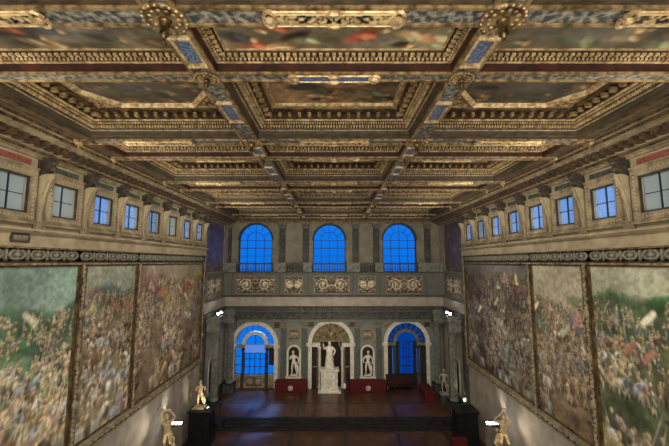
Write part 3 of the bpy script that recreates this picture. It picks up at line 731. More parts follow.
# upper pilasters
for i, px in enumerate((229, 282.5, 306, 355.5, 376, 427)):
    x, _ = P(px, 240, UY); hw = .32
    r = empty('wall_pilaster', (x, UY, -1), 'tall dark grey pilaster between the upper arched windows, %s from the left' % nth(i), 'pilaster')
    MB().box(x - hw, x + hw, UY - .22, UY, -1.1, 3.7).build('shaft', 'grey_dark', r)
    b = MB().box(x - hw - .12, x + hw + .12, UY - .32, UY, 4.1, 4.25).box(x - hw - .04, x + hw + .04, UY - .27, UY, 3.7, 3.8)
    for q in (-1, 1):
        for z in (3.86, 4.02): b.ball((x + q * (hw - .02), UY - .26, z), .12, 1, 1, 1, 6)
        b.ball((x + q * .15, UY - .26, 3.88), .11, 1, .8, 1.2, 6)
    b.build('capital', 'grey_mid', r)
trim(MB().box(-W, W, UY - .4, UY, 4.25, 4.35).box(-W, W, UY - .6, UY, 4.35, 4.5).box(-W, W, UY - .3, UY, 4.5, 6.3), 'gold_dim')
b = MB()
for i in range(150): b.box(-W + .1 + i * .153, -W + .18 + i * .153, UY - .47, UY - .35, 4.26, 4.35)
trim(b, 'gold')
# parapet of the gallery with reliefs
xl, xr = -W, W
b = MB().box(xl, xr, PY, PY + .35, -3.45, -1.15); b.box(xl, xr, PY, UY, -3.7, -3.45)
struct(b.build('wall_gallery_parapet', 'wall_neutral'))
trim(MB().box(xl, xr, PY - .12, PY + .45, -1.15, -1.02).box(xl, xr, PY - .06, PY, -3.55, -3.4), 'grey_dark')
trim(MB().box(xl, xr, PY - .08, UY, -4.5, -3.6), 'band')
trim(MB().box(xl, xr, PY - .12, LY, -4.62, -4.5).box(xl, xr, PY - .3, LY, -4.85, -4.62).box(xl, xr, PY - .18, LY, -4.95, -4.85), 'grey_dark')
b = MB()
for i in range(120): b.box(xl + .1 + i * .19, xl + .2 + i * .19, PY - .17, PY, -5.08, -4.95)
trim(b, 'grey_mid')
trim(MB().box(xl, xr, PY + .2, LY, -5.9, -4.95), 'grey_dark')
trim(MB().box(xl, xr, PY + .9, LY, -6.15, -5.9).box(xl, xr, PY + 1.1, LY, -6.3, -6.15), 'grey_wall')
rel = [(237, 274, 'wide', 'below the left arched window'), (285.5, 302, 'square', 'between left and centre arched windows'), (314, 349, 'wide', 'below the centre arched window'),
       (359, 375, 'square', 'between centre and right arched windows'), (387, 421.5, 'wide', 'below the right arched window')]
for i, (a, c, k, wh) in enumerate(rel):
    x0, z1 = P(a, 277, PY); x1, z0 = P(c, 293, PY)
    r = empty('relief_panel', ((x0 + x1) / 2, PY, z0), '%s carved cream garland relief on the gallery parapet %s' % (k, wh), 'relief', 'carved reliefs of the gallery parapet')
    col, hg = scroll(x1 - x0, z1 - z0, 22, 20 + i, True, .12, (.22, .19, .16), (.80, .74, .64), True)
    grid('carving', (x0, PY - .03, z0), (x1 - x0, 0, 0), (0, 0, z1 - z0), (0, -1, 0), col, hg, 'relief', r)
    t = .09
    MB().box(x0 - t, x1 + t, PY - .07, PY, z0 - t, z0).box(x0 - t, x1 + t, PY - .07, PY, z1, z1 + t).box(x0 - t, x0, PY - .07, PY, z0, z1).box(x1, x1 + t, PY - .07, PY, z0, z1).build('frame', 'stone', r)
for i, px in enumerate((232, 280, 308, 353, 380, 426)):
    x, _ = P(px, 285, PY); trim(MB().box(x - .03, x + .03, PY - .03, PY, -3.4, -1.15), 'grey_dark')
# balustrade
by = PY + .15
secs = [(236, 274, 'before the left arched window'), (286, 303, 'between left and centre windows'), (312, 347, 'before the centre arched window'), (360, 375, 'between centre and right windows'), (383, 418, 'before the right arched window')]
solid = [(-W, None)]
xsb = []
for i, (a, c, wh) in enumerate(secs):
    x0, _ = P(a, 266, by); x1, _ = P(c, 266, by); xsb.append((x0, x1))
    r = empty('balustrade', ((x0 + x1) / 2, by, -1.02), 'dark balustrade of small turned balusters %s' % wh, 'balustrade', 'gallery balustrades')
    MB().box(x0, x1, by - .14, by + .14, -.2, -.06).build('rail', 'grey_dark', r)
    n = int((x1 - x0) / .28)
    proto = None
    for k in range(n):
        x = x0 + (k + .5) * (x1 - x0) / n
        if proto is None:
            proto = MB().lathe(x, by, [(.07, -1.02), (.07, -.97), (.035, -.93), (.085, -.78), (.035, -.5), (.03, -.35), (.06, -.28), (.07, -.2)], 8).build('baluster', 'grey_dark', r, smooth=True); xp = x
        else:
            q = proto.copy(); C.objects.link(q); q.parent = r; q.location = (x - xp, 0, 0)
e = [-W] + [v for s in xsb for v in s] + [W]
for i in range(0, len(e), 2): trim(MB().box(e[i], e[i + 1], by - .13, by + .13, -1.02, -.06), 'grey_mid')

# side walls of the tribune
for s_, side in ((-1, 'left'), (1, 'right')):
    X = lambda d: s_ * (W - d)
    r = empty('canvas_painting', (X(0), 33.8, -.9), 'tall dark violet painting on the %s side wall beside the gallery' % side, 'painting', 'violet paintings flanking the gallery')
    random.seed(50 + s_); a = oilscene(4.9, 4.65, 16, 60 + s_, (.22, .20, .30)); a = a * .4 + np.array((.31, .25, .22)) * (.5 + fbm(a.shape[0], a.shape[1], 7))[..., None] * .8
    grid('canvas', (X(.08), 31.35, -.9), (0, 4.9, 0), (0, 0, 4.65), (-s_, 0, 0), a, None, 'canvas', r)
    MB().box(X(0), X(.14), 31.2, 31.35, -1, 3.85).box(X(0), X(.14), 36.25, 36.4, -1, 3.85).box(X(0), X(.14), 31.2, 36.4, 3.75, 3.9).box(X(0), X(.14), 31.2, 36.4, -1.03, -.9).build('frame', 'stone', r)
    trim(MB().box(X(0), X(.1), 31.05, 36.6, -1.2, -1.05).box(X(0), X(.06), 31.05, PY, -3.5, -1.2), 'grey_mid')
    r = empty('relief_panel', (X(0), 33.8, -3.2), 'carved garland relief on the %s side wall under the violet painting' % side, 'relief', 'side reliefs by the gallery')
    col, hg = scroll(3.4, 1.5, 18, 31, True, .12, (.28, .25, .21), (.78, .72, .62), True)
    grid('carving', (X(.09), 32.1, -3.05), (0, 3.4, 0), (0, 0, 1.5), (-s_, 0, 0), col, hg, 'relief', r)
    MB().box(X(.06), X(.13), 32.0, 32.1, -3.15, -1.45).box(X(.06), X(.13), 35.5, 35.6, -3.15, -1.45).box(X(.06), X(.13), 32, 35.6, -1.55, -1.45).box(X(.06), X(.13), 32, 35.6, -3.15, -3.05).build('frame', 'stone', r)
    trim(MB().box(X(0), X(.3), 31.1, PY, -4.5, -3.6), 'band')
    trim(MB().box(X(0), X(.5), 31.0, PY, -4.85, -4.5).box(X(0), X(.2), 31.0, YF, -5.6, -4.85), 'grey_dark')
    # projecting entablature over the columns
    xc = X(.85)
    for q, (ye, wh) in enumerate(((32.5, 'nearer the steps'), (37.2, 'near the far wall'))):
        bx = MB().box(X(0), X(1.4), ye - .7, ye + .7, -5.15, -4.85).box(X(0), X(1.5), ye - .8, ye + .8, -5.3, -5.15).box(X(0), X(1.26), ye - .5, ye + .5, -6.1, -5.3).box(X(0), X(1.3), ye - .56, ye + .56, -6.2, -6.05)
        trim(bx, 'grey_mid')
        r = empty('stone_column', (xc, ye, TF), 'grey round column with leafy capital, %s side of the tribune, %s' % (side, wh), 'column', 'columns flanking the tribune')
        MB().box(xc - .52, xc + .52, ye - .52, ye + .52, TF, TF + .9).box(xc - .56, xc + .56, ye - .56, ye + .56, TF + .82, TF + .9).build('pedestal', 'grey_dark', r)
        MB().lathe(xc, ye, [(.42, TF + .9), (.44, TF + 1.0), (.36, TF + 1.08), (.38, TF + 1.16), (.32, TF + 1.22)], 20).build('base', 'grey_mid', r, smooth=True)
        vs = []; 
        b = MB(); n = 40; prof = [(0, TF + 1.22, .32), (0, -9, .32), (0, -6.95, .28)]
        fl = [(.38 - (.03 if i % 2 else 0)) for i in range(n)]
        b.add([(xc + math.cos(2 * PI * i / n) * fl[i] * p[2] / .38, ye + math.sin(2 * PI * i / n) * fl[i] * p[2] / .38, p[1]) for p in prof for i in range(n)],
              [(j * n + i, j * n + (i + 1) % n, (j + 1) * n + (i + 1) % n, (j + 1) * n + i) for j in range(2) for i in range(n)])
        b.build('shaft', 'grey_mid', r)
        b = MB().lathe(xc, ye, [(.29, -6.95), (.33, -6.9), (.29, -6.85), (.33, -6.5), (.42, -6.28)], 16).box(xc - .47, xc + .47, ye - .47, ye + .47, -6.28, -6.19)
        for i in range(8):
            a = i * PI / 4
            for z, rr in ((-6.72, .40), (-6.48, .44)): b.ball((xc + math.cos(a + (z > -6.6) * .39) * rr, ye + math.sin(a + (z > -6.6) * .39) * rr, z), .08, 1, 1, 1.5, 5)
        b.build('capital', 'grey_mid', r)
    for ye in (31.4, 35.2):
        trim(MB().box(X(0), X(.25), ye - .35, ye + .35, TF, -5.6), 'grey_dark')
    # side niche with arched white surround
    yn = 34.0
    r = empty('wall_niche', (X(0), yn, TF + 1.0), 'narrow arched niche with pale surround between the columns of the %s side' % side, 'niche', 'side niches of the tribune')
    b = MB(); n = 14
    po = [(yn - .75, TF + 1.2), (yn - .75, -9.6)] + [(yn - .75 * math.cos(PI * i / n), -9.6 + .75 * math.sin(PI * i / n)) for i in range(n + 1)] + [(yn + .75, TF + 1.2)]
    pi_ = [(yn + (p[0] - yn) * .78, max(p[1], TF + 1.2) if p[1] <= -9.6 else -9.6 + (p[1] + 9.6) * .78) for p in po]
    MB().prism(po, 'x', X(0), X(.05)).build('surround', 'white_stone', r); MB().prism(pi_, 'x', X(.05), X(.06)).build('recess', 'niche_dark', r)
    trim(MB().box(X(0), X(.12), 31.1, YF, TF, TF + .9), 'grey_dark')

# lower far wall with three portals
portals = []
for (a, c, top) in ((232, 278.5, 321), (308.5, 353.5, 319.5), (383.5, 428.5, 319)):
    x0, zt = P(a, top, LY); x1, _ = P(c, top, LY); R = (x1 - x0) / 2; portals.append(((x0 + x1) / 2, R, zt - R))
b = MB(); e = -W
for c, R, z in portals:
    Ri = R - .38
    b.box(e, c - Ri, LY, LY + 1.0, TF, -4.5); b.spandrel(c, z, Ri, c - Ri, c + Ri, -4.5, LY, LY + 1.0); e = c + Ri
b.box(e, W, LY, LY + 1.0, TF, -4.5)
struct(b.build('wall_far', 'grey_wall'))
lab = ['left portal with radiating blue fanlight and white stone arch', 'centre portal with white stone arch, shell lunette and dark side doors', 'right portal with dark radiating fanlight and white stone arch']
for i, (c, R, z) in enumerate(portals):
    r = empty('arched_portal', (c, LY, TF), lab[i], 'archway', 'three stone portals of the far wall'); Ri = R - .38
    MB().arch(c, z, Ri, R, LY - .12, LY + .3, 28).arch(c, z, R - .1, R + .03, LY - .18, LY - .1, 28).build('archivolt', 'white_stone', r)
    for q in (-1, 1):
        MB().box(c + q * Ri, c + q * R, LY - .12, LY + .3, TF, z - .35).box(c + q * (Ri - .05), c + q * (R + .12), LY - .2, LY + .3, z - .35, z - .22).box(c + q * (Ri - .05), c + q * (R + .18), LY - .26, LY + .3, z - .22, z).build('jamb', 'white_stone', r)
    # entablature bars each side of the middle opening
    ro = 1.38 if i != 1 else 1.25; wc = ro - .28
    yb0, yb1 = LY + .1, LY + .5
    if i != 1:
        ri = ro - .33
        MB().arch(c, z, ri, ro, yb0, yb1, 22).build('inner_arch', 'white_stone' if i == 0 else 'grey_mid', r)
        sp = MB(); fan = MB(); N = 9
        for k in range(N + 1):
            a = PI * k / N; sp.tube([(c + math.cos(a) * ro, LY + .3, z + math.sin(a) * ro), (c + math.cos(a) * Ri, LY + .3, z + math.sin(a) * Ri)], .05 if i == 0 else .13, 6)
        sp.build('spoke', 'grey_mid' if i == 0 else 'stone_dark', r)
        MB().arch(c, z, ro, Ri, LY + .34, LY + .35, 28).build('fan_pane', 'glass_blue' if i == 0 else 'glass_dim', r)
        n = 18; pts = [(c + ri * math.cos(PI * k / n), z + ri * math.sin(PI * k / n)) for k in range(n + 1)]
        MB().prism(pts, 'y', LY + .34, LY + .35).build('lunette_pane', 'glass_blue' if i == 0 else 'glass_dim', r)
        MB().box(c - ri, c + ri, LY + .27, LY + .33, z + .0, z + .06).box(c - .03, c + .03, LY + .27, LY + .33, z, z + ri).build('lunette_bar', 'muntin', r)
        zc = z - .05
        for q in (-1, 1):
            xa, xb = c + q * wc, c + q * Ri
            MB().box(xa, xb, yb0 - .05, yb1, z - .32, z - .02).build('crossbar', 'stone' if i == 0 else 'grey_mid', r)
            MB().lathe(c + q * (wc + .17), LY + .3, [(.19, TF + 1.35), (.15, TF + 1.5), (.14, z - .75), (.2, z - .5), (.2, z - .32)], 14).box(c + q * wc, c + q * (wc + .36), LY + .12, LY + .48, TF, TF + 1.35).build('small_column', 'grey_dark' if i else 'stone_dark', r, smooth=False)
            x2 = c + q * (wc + .36)
            if i == 0:
                MB().box(x2, xb, LY + .1, LY + .3, TF, TF + 1.35).build('side_parapet', 'stone', r)
                if q == -1:
                    MB().box(x2, xb, LY + .34, LY + .35, TF + 1.35, z - .32).build('side_pane', 'glass_blue', r)
                else:
                    MB().box(x2, xb, LY + .34, LY + .35, TF + 1.35, TF + 2.3).build('side_pane', 'glass_blue', r)
                    MB().box(x2, xb, LY + .34, LY + .4, TF + 2.3, z - .32).build('side_panel', 'niche_dark', r)
                b = MB()
                for zz in (TF + 1.4, TF + 2.3, z - 1.2): b.box(x2, xb, LY + .27, LY + .33, zz - .03, zz + .03)
                b.build('muntin', 'muntin', r)
            else:
                MB().box(x2, xb, LY + .34, LY + .4, TF, z - .32).build('side_panel', 'niche_dark', r)
        if i == 0:
            b = MB().box(c - wc, c + wc, LY + .1, LY + .3, TF, TF + 1.15).box(c - wc, c + wc, LY + .05, LY + .32, TF + 1.15, TF + 1.3); b.build('parapet', 'stone', r)
            col, hg = scroll(1.7, .8, 20, 3, True, .05, (.3, .28, .24), (.6, .56, .48)); grid('parapet_carving', (c - .85, LY + .09, TF + .2), (1.7, 0, 0), (0, 0, .8), (0, -1, 0), col, hg, 'relief', r)
            MB().box(c - wc, c + wc, LY + .34, LY + .35, TF + 1.3, z - .9).build('centre_pane', 'glass_blue', r)
            MB().box(c - wc, c + wc, LY + .28, LY + .40, z - .9, z + .02).build('frosted_sign', 'glass_pale', r)
            b = MB()
            for q in (-1, -.5, 0, .5, 1): b.box(c + q * wc - .035, c + q * wc + .035, LY + .26, LY + .33, TF + 1.3, z - .9)
            for zz in (TF + 1.35, TF + 2.1, TF + 2.9, z - .9): b.box(c - wc, c + wc, LY + .26, LY + .33, zz - .03, zz + .03)
            b.build('centre_muntin', 'muntin', r)
        else:
            MB().box(c - wc, c + wc, LY + .34, LY + .4, TF, TF + 1.4).build('lower_panel', 'niche_dark', r)
            MB().box(c - .75, c + .75, LY + .34, LY + .35, TF + 1.4, z).build('centre_pane', 'glass_dim', r)
            MB().box(c - wc, c - .75, LY + .3, LY + .4, TF + 1.4, z).box(c + .75, c + wc, LY + .3, LY + .4, TF + 1.4, z).build('frame_panel', 'niche_dark', r)
            b = MB()
            for q in (-.75, -.28, 0, .28, .75): b.box(c + q - .03, c + q + .03, LY + .26, LY + .33, TF + 1.4, z)
            for zz in (TF + 2.2, TF + 3.1, TF + 4.0): b.box(c - .75, c + .75, LY + .26, LY + .33, zz - .03, zz + .03)
            b.build('centre_muntin', 'muntin', r)
    else:
        # lunette: carved scallop shell with gilt crest; three bays beneath, middle one open behind the statue
        n = 22; pts = [(c + Ri * math.cos(PI * k / n), z + Ri * math.sin(PI * k / n)) for k in range(n + 1)]
        MB().prism(pts, 'y', LY + .42, LY + .5).build('lunette', 'stone', r)
        b = MB()
        for k in range(11):
            a = PI * (k + .5) / 11; b.tube([(c + math.cos(a) * .5, LY + .40, z + math.sin(a) * .5), (c + math.cos(a) * (Ri - .2), LY + .36, z + math.sin(a) * (Ri - .2))], [.04, .15], 8)
        for k in range(9):
            a = PI * (k + .5) / 9; b.ball((c + math.cos(a) * 1.35, LY + .36, z + math.sin(a) * 1.2), .16, 1, .6, 1, 6)
        b.build('shell_ribs', 'stone', r, smooth=True)
        b = MB().ball((c, LY + .3, z + .75), .33, .9, .4, 1.1, 8)
        for q in (-1, 1): b.tube([(c + q * .2, LY + .3, z + .3), (c + q * .5, LY + .3, z + .5), (c + q * .45, LY + .3, z + .9), (c + q * .2, LY + .3, z + 1.1)], .08, 6)
        b.build('crest', 'gold', r, smooth=True)
        for q in (-1, 1):
            MB().box(c + q * 1.15, c + q * Ri, LY + .05, LY + .5, z - .45, z - .05).build('crossbar', 'white_stone', r)
            MB().lathe(c + q * 1.2, LY + .2, [(.2, TF), (.2, TF + .2), (.15, TF + .3), (.14, z - .85), (.22, z - .55), (.22, z - .45)], 14).build('small_column', 'white_stone', r, smooth=False)
            MB().box(c + q * 1.38, c + q * Ri, LY + .38, LY + .5, TF, z - .45).build('side_door', 'niche_dark', r)
            MB().box(c + q * 1.45, c + q * (Ri - .05), LY + .34, LY + .38, TF + 2.0, TF + 2.15).box(c + q * 1.42, c + q * 1.5, LY + .34, LY + .38, TF, z - .5).build('door_rail', 'stone', r)
        MB().box(c - Ri, c + Ri, LY + .75, LY + .85, TF, z + .0).build('back_panel', 'niche_dark', r)
        b = MB().arch(c, z - .45, .85, 1.0, LY + .4, LY + .75, 16); b.build('niche_arch', 'stone', r)
# green grey pilasters with capitals, panels and niches between portals
for i, px in enumerate((283.5, 304.5, 357.5, 379)):
    x, _ = P(px, 350, LY); hw = .30
    r = empty('wall_pilaster', (x, LY, TF), 'flat grey green pilaster flanking a statue niche, %s from the left of the far wall' % nth(i), 'pilaster')
    MB().box(x - hw, x + hw, LY - .08, LY, TF + .5, -7.0).build('shaft', 'pilaster', r)
    MB().box(x - hw - .06, x + hw + .06, LY - .14, LY, TF, TF + .5).build('base', 'grey_dark', r)
    b = MB().box(x - hw - .08, x + hw + .08, LY - .18, LY, -6.42, -6.3)
    for q in (-1, 1): b.ball((x + q * .26, LY - .12, -6.55), .1, 1, 1, 1, 6).ball((x + q * .1, LY - .12, -6.75), .09, 1, 1, 1.4, 6)
    b.ball((x - .26, LY - .1, -6.85), .07, 1, 1, 1.4, 5).ball((x + .26, LY - .1, -6.85), .07, 1, 1, 1.4, 5).build('capital', 'stone', r)
for i, (px, wh) in enumerate(((294, 'left'), (367.5, 'right'))):
    x, _ = P(px, 350, LY)
    _, z1 = P(px, 328, LY); _, z0 = P(px, 341, LY)
    r = empty('relief_panel', (x, LY, z0), 'small square relief framed in stone above the %s statue niche' % wh, 'relief')
    MB().box(x - .62, x + .62, LY - .06, LY, z0, z1).build('frame', 'stone', r)
    col, hg = scroll(.9, .9, 26, 40 + i, True, .06, (.3, .27, .22), (.62, .57, .48), True); grid('carving', (x - .45, LY - .065, (z0 + z1) / 2 - .45), (.9, 0, 0), (0, 0, .9), (0, -1, 0), col, hg, 'relief', r)
    _, zt = P(px, 344.5, LY); _, zb = P(px, 376, LY); R = .75; n = 14
    r = empty('wall_niche', (x, LY, zb), 'arched statue niche with white surround, %s of the centre portal' % wh, 'niche')
    zs = zt - R
    b = MB().arch(x, zs, R - .2, R, LY - .12, LY, 18).box(x - R, x - R + .2, LY - .12, LY, zb, zs).box(x + R - .2, x + R, LY - .12, LY, zb, zs).box(x - R - .08, x + R + .08, LY - .35, LY, zb - .15, zb + .05)
    b.build('surround', 'white_stone', r)
    pts = [(x + (R - .18) * math.cos(PI * k / n), zs + (R - .18) * math.sin(PI * k / n)) for k in range(n + 1)] + [(x - R + .18, zb), (x + R - .18, zb)]
    MB().prism(pts, 'y', LY - .02, LY - .005).build('recess', 'niche_dark', r)
# ornaments in the spandrels
for i, (px, py) in enumerate(((234, 326), (277, 325), (386, 324), (427, 324), (311, 324), (352, 324))):
    x, z = P(px, py, LY); random.seed(i)
    b = MB().box(x - .3, x + .3, LY - .05, LY, z - .3, z + .3)
    for k in range(9): b.ball((x + random.uniform(-.24, .24), LY - .06, z + random.uniform(-.24, .24)), .09, 1.2, .8, 1, 5)
    trim(b, 'gold_dim' if i != 2 else 'gold')

def spot(name, loc, to, power, size, blend, col, rad=.05):
    l = bpy.data.lights.new(name, 'SPOT'); l.energy = power; l.spot_size = size; l.spot_blend = blend; l.color = col; l.shadow_soft_size = rad
    o = bpy.data.objects.new(name, l); C.objects.link(o); o.location = loc; o.rotation_euler = (Vector(to) - Vector(loc)).to_track_quat('-Z', 'Y').to_euler(); return o
def area(name, loc, to, power, sx, sy, col):
    l = bpy.data.lights.new(name, 'AREA'); l.energy = power; l.shape = 'RECTANGLE'; l.size = sx; l.size_y = sy; l.color = col
    o = bpy.data.objects.new(name, l); C.objects.link(o); o.location = loc; o.rotation_euler = (Vector(to) - Vector(loc)).to_track_quat('-Z', 'Y').to_euler(); return o
def floodlight(loc, d, label, lens='lamp', sz=.12):
    """d = unit-ish aim"""
    r = empty('floodlight', loc, label, 'lamp', 'small floodlights'); x, y, z = loc; d = Vector(d).normalized()
    MB().box(x - .03, x + .03, y - .03, y + .03, z, z + .12).box(x - .1, x + .1, y - .1, y + .1, z, z + .02).build('bracket', 'steel', r)
    c = Vector((x, y, z + .12 + sz))
    hs = MB().tube([c - d * .12, c - d * .02, c + d * .1], [sz * .6, sz * .9, sz], 12); hs = hs.build('housing', 'steel', r)
    MB().tube([c + d * .1, c + d * .115], [sz * .95, sz * .95], 12).build('lens', lens, hs)
    return c
wc = (1, .89, .73)
# ------------------------------------------------------------------ statues
def skin_figure(name, loc, joints, edges_, matn, parent=None, scale=1.0, rz=0, extra=None, drape=None):
    """one continuous body grown with a skin modifier; joints: name -> (x,y,z,r)"""
    names = list(joints); me = bpy.data.meshes.new(name)
    c, s = math.cos(rz), math.sin(rz)
    vs = [((x * c - y * s) * scale, (x * s + y * c) * scale, z * scale) for x, y, z, r in joints.values()]
    me.from_pydata(vs, [(names.index(a), names.index(b)) for a, b in edges_], [])
    o = bpy.data.objects.new(name, me); C.objects.link(o); me.materials.append(M[matn])
    m = o.modifiers.new('skin', 'SKIN'); m.use_smooth_shade = True; m.branch_smoothing = .6
    for i, k in enumerate(names):
        r = joints[k][3] * scale; me.skin_vertices[0].data[i].radius = (r, r)
        me.skin_vertices[0].data[i].use_root = (k == 'pelvis')
    if parent: o.parent = parent; o.location = Vector(loc) - wloc(parent)
    else: o.location = loc
    m = o.modifiers.new('sub', 'SUBSURF'); m.levels = 1; m.render_levels = 2
    return o
BE = [('pelvis', 'waist'), ('waist', 'chest'), ('chest', 'neck'), ('neck', 'head0'), ('head0', 'head1'), ('head1', 'head2'), ('chest', 'shl'), ('shl', 'ell'), ('ell', 'wrl'), ('wrl', 'hal'), ('chest', 'shr'), ('shr', 'elr'), ('elr', 'wrr'), ('wrr', 'har'),
      ('pelvis', 'hil'), ('hil', 'knl'), ('knl', 'anl'), ('anl', 'tol'), ('pelvis', 'hir'), ('hir', 'knr'), ('knr', 'anr'), ('anr', 'tor')]
def body(lhand, rhand, lel, rel_, lean=0, stride=.12, kneel=0, bulk=1.0):
    """figure 1.8 tall, faces -Y"""
    J = {'pelvis': (0, 0, .95, .15), 'waist': (.02 + lean * .3, 0, 1.12, .13), 'chest': (lean * .7, 0, 1.34, .17), 'neck': (lean, -.02, 1.53, .062),
         'head0': (lean * 1.1, -.035, 1.62, .085), 'head1': (lean * 1.15, -.04, 1.72, .1), 'head2': (lean * 1.15, -.03, 1.79, .07),
         'shl': (-.2 + lean * .8, 0, 1.45, .085), 'shr': (.2 + lean * .8, 0, 1.45, .085), 'ell': (*lel, .055), 'wrl': (*[lhand[i] * .86 + lel[i] * .14 for i in range(3)], .04), 'hal': (*lhand, .045),
         'elr': (*rel_, .055), 'wrr': (*[rhand[i] * .86 + rel_[i] * .14 for i in range(3)], .04), 'har': (*rhand, .045),
         'hil': (-.11, 0, .88, .11), 'hir': (.11, 0, .88, .11), 'knl': (-.14, -.04 - kneel, .5, .075), 'knr': (.13 + stride * .4, -.1, .5, .075),
         'anl': (-.14, .02, .09, .045), 'anr': (.15 + stride, .02, .09, .045), 'tol': (-.16, -.16, .04, .045), 'tor': (.2 + stride, -.15, .04, .045)}
    for k in J:
        q = list(J[k]); q[3] *= bulk; J[k] = tuple(q)
    return J
def face(parent, hx, hy, hz, s, rz, matn, beard=True):
    pass
def statue(name, loc, J, label, matn, H, rz=0, cat='statue', group=None, extras=None, plinth=None):
    r = empty(name, loc, label, cat, group); s = H / 1.84
    if plinth:
        w, d, h = plinth; MB().box(loc[0] - w / 2, loc[0] + w / 2, loc[1] - d / 2, loc[1] + d / 2, loc[2], loc[2] + h).build('plinth', matn, r, bevel=.02)
    else: h = 0
    base = (loc[0], loc[1], loc[2] + h)
    bd = skin_figure('body', base, J, BE, matn, r, s, rz)
    c, sn = math.cos(rz), math.sin(rz)
    T = lambda p: (base[0] + (p[0] * c - p[1] * sn) * s, base[1] + (p[0] * sn + p[1] * c) * s, base[2] + p[2] * s)
    hd = J['head1']
    b = MB(); hx, hy, hz = hd[:3]
    # curls of hair, nose, brow
    random.seed(3)
    for k in range(26):
        a = random.uniform(0, 2 * PI); e_ = random.uniform(.1, 1.4); q = (hx + .095 * math.cos(a) * math.cos(e_), hy + .02 + .1 * math.sin(a) * math.cos(e_) , hz + .03 + .1 * math.sin(e_))
        if q[1] < hy - .05 and q[2] < hz + .05: continue
        b.ball(T(q), .032 * s, 1, 1, 1, 5)
    b.build('hair', matn, bd, smooth=True)
    b = MB().tube([T((hx, hy - .09, hz + .02)), T((hx, hy - .115, hz - .03))], [.012 * s, .02 * s], 5)
    b.box(*[v for p in zip(T((hx - .03, hy - .1, hz - .065)), T((hx + .03, hy - .085, hz - .055))) for v in sorted(p)])
    for q in (-1, 1): b.ball(T((hx + q * .035, hy - .088, hz + .015)), .013 * s, 1, 1, 1, 5); b.ball(T((hx + q * .098, hy, hz - .01)), .022 * s, .5, 1, 1.4, 5)
    b.build('face_features', matn, bd, smooth=True)
    # fingers
    b = MB()
    for hk, wk in (('hal', 'wrl'), ('har', 'wrr')):
        hnd = Vector(J[hk][:3]); d = (hnd - Vector(J[wk][:3])).normalized(); sd = d.cross(Vector((0, 1, 0)))
        sd = sd.normalized() if sd.length > .1 else Vector((1, 0, 0)); up = d.cross(sd)
        for f_ in range(4):
            o_ = hnd + sd * (f_ - 1.5) * .021; L = (.075, .088, .082, .062)[f_]
            b.tube([T(o_), T(o_ + d * L * .55), T(o_ + d * L * .95 + up * .03)], [.011 * s, .010 * s, .008 * s], 5)
        o_ = hnd - d * .02 + sd * .03; b.tube([T(o_), T(o_ + sd * .035 + d * .03), T(o_ + sd * .03 + d * .06)], [.013 * s, .011 * s, .009 * s], 5)
    b.build('fingers', matn, bd, smooth=True)
    if extras: extras(r, T, s, matn)
    return r
def robe(r, T, s, matn):
    b = MB(); n = 28; rings = [(.03, .34, .30), (.3, .30, .25), (.7, .27, .21), (1.0, .22, .17), (1.3, .25, .17), (1.5, .19, .12)]
    vs = []; fs = []
    for j, (z, rx, ry) in enumerate(rings):
        for i in range(n):
            a = 2 * PI * i / n; f_ = 1 + (.10 * (1 - j / 6)) * math.sin(a * 8 + z * 2); vs.append(T((math.cos(a) * rx * f_, math.sin(a) * ry * f_, z)))
    for j in range(len(rings) - 1):
        for i in range(n): k = (i + 1) % n; fs.append((j * n + i, j * n + k, (j + 1) * n + k, (j + 1) * n + i))
    b.add(vs, fs).build('robe', matn, r, smooth=True)
    b = MB().tube([T((-.26, -.1, 1.45)), T((-.1, -.24, 1.1)), T((.16, -.26, .8)), T((.3, -.14, .6))], [.05 * s, .06 * s, .06 * s, .04 * s], 8)
    b.build('mantle_fold', matn, r, smooth=True)
def loin(r, T, s, matn):
    b = MB().tube([T((-.17, -.02, .95)), T((0, -.19, .9)), T((.18, -.02, .98)), T((.26, .05, .6))], [.05 * s, .07 * s, .06 * s, .04 * s], 8)
    b.build('drapery', matn, r, smooth=True)
def club(r, T, s, matn):
    loin(r, T, s, matn)
    MB().tube([T((.16, -.12, 2.1)), T((-.25, .0, 2.03)), T((-.62, .1, 2.06))], [.035 * s, .055 * s, .085 * s], 8).build('club', matn, r, smooth=True)
    # struggling creature at the feet
    MB().tube([T((.25, -.25, .05)), T((.42, -.2, .35)), T((.35, -.15, .7)), T((.2, -.25, .85))], [.16 * s, .14 * s, .10 * s, .07 * s], 10).build('creature', matn, r, smooth=True)
def stump(r, T, s, matn):
    loin(r, T, s, matn)
    MB().tube([T((.3, .08, 0)), T((.3, .06, .4)), T((.25, .05, .72))], [.13 * s, .1 * s, .1 * s], 9).build('tree_stump', matn, r, smooth=True)
# centre niche statue: blessing robed figure on a carved pedestal
pc = portals[1][0]; xs_, zb = P(329.5, 387, LY - .6); _, zt = P(330, 368, LY - .6)
pc2 = xs_
r = empty('statue_pedestal', (pc2, LY - .7, TF), 'white marble block pedestal with carved shield in the centre portal', 'pedestal')
MB().box(pc2 - .85, pc2 + .85, LY - 1.2, LY - .2, TF + .25, zt - .15).build('block', 'marble', r, bevel=.02)
MB().box(pc2 - 1.15, pc2 + 1.15, LY - 1.45, LY - .1, TF, TF + .14).box(pc2 - .95, pc2 + .95, LY - 1.3, LY - .15, TF + .14, TF + .25).build('base', 'marble', r)
MB().box(pc2 - .98, pc2 + .98, LY - 1.33, LY - .15, zt - .15, zt).build('cap', 'marble', r)
b = MB().prism([(pc2 - .3, TF + 1.35), (pc2 + .3, TF + 1.35), (pc2 + .28, TF + .85), (pc2, TF + .55), (pc2 - .28, TF + .85)], 'y', LY - 1.25, LY - 1.2)
b.box(pc2 - .72, pc2 - .55, LY - 1.23, LY - 1.2, TF + .4, zt - .3).box(pc2 + .55, pc2 + .72, LY - 1.23, LY - 1.2, TF + .4, zt - .3).build('carved_shield', 'white_stone', r)
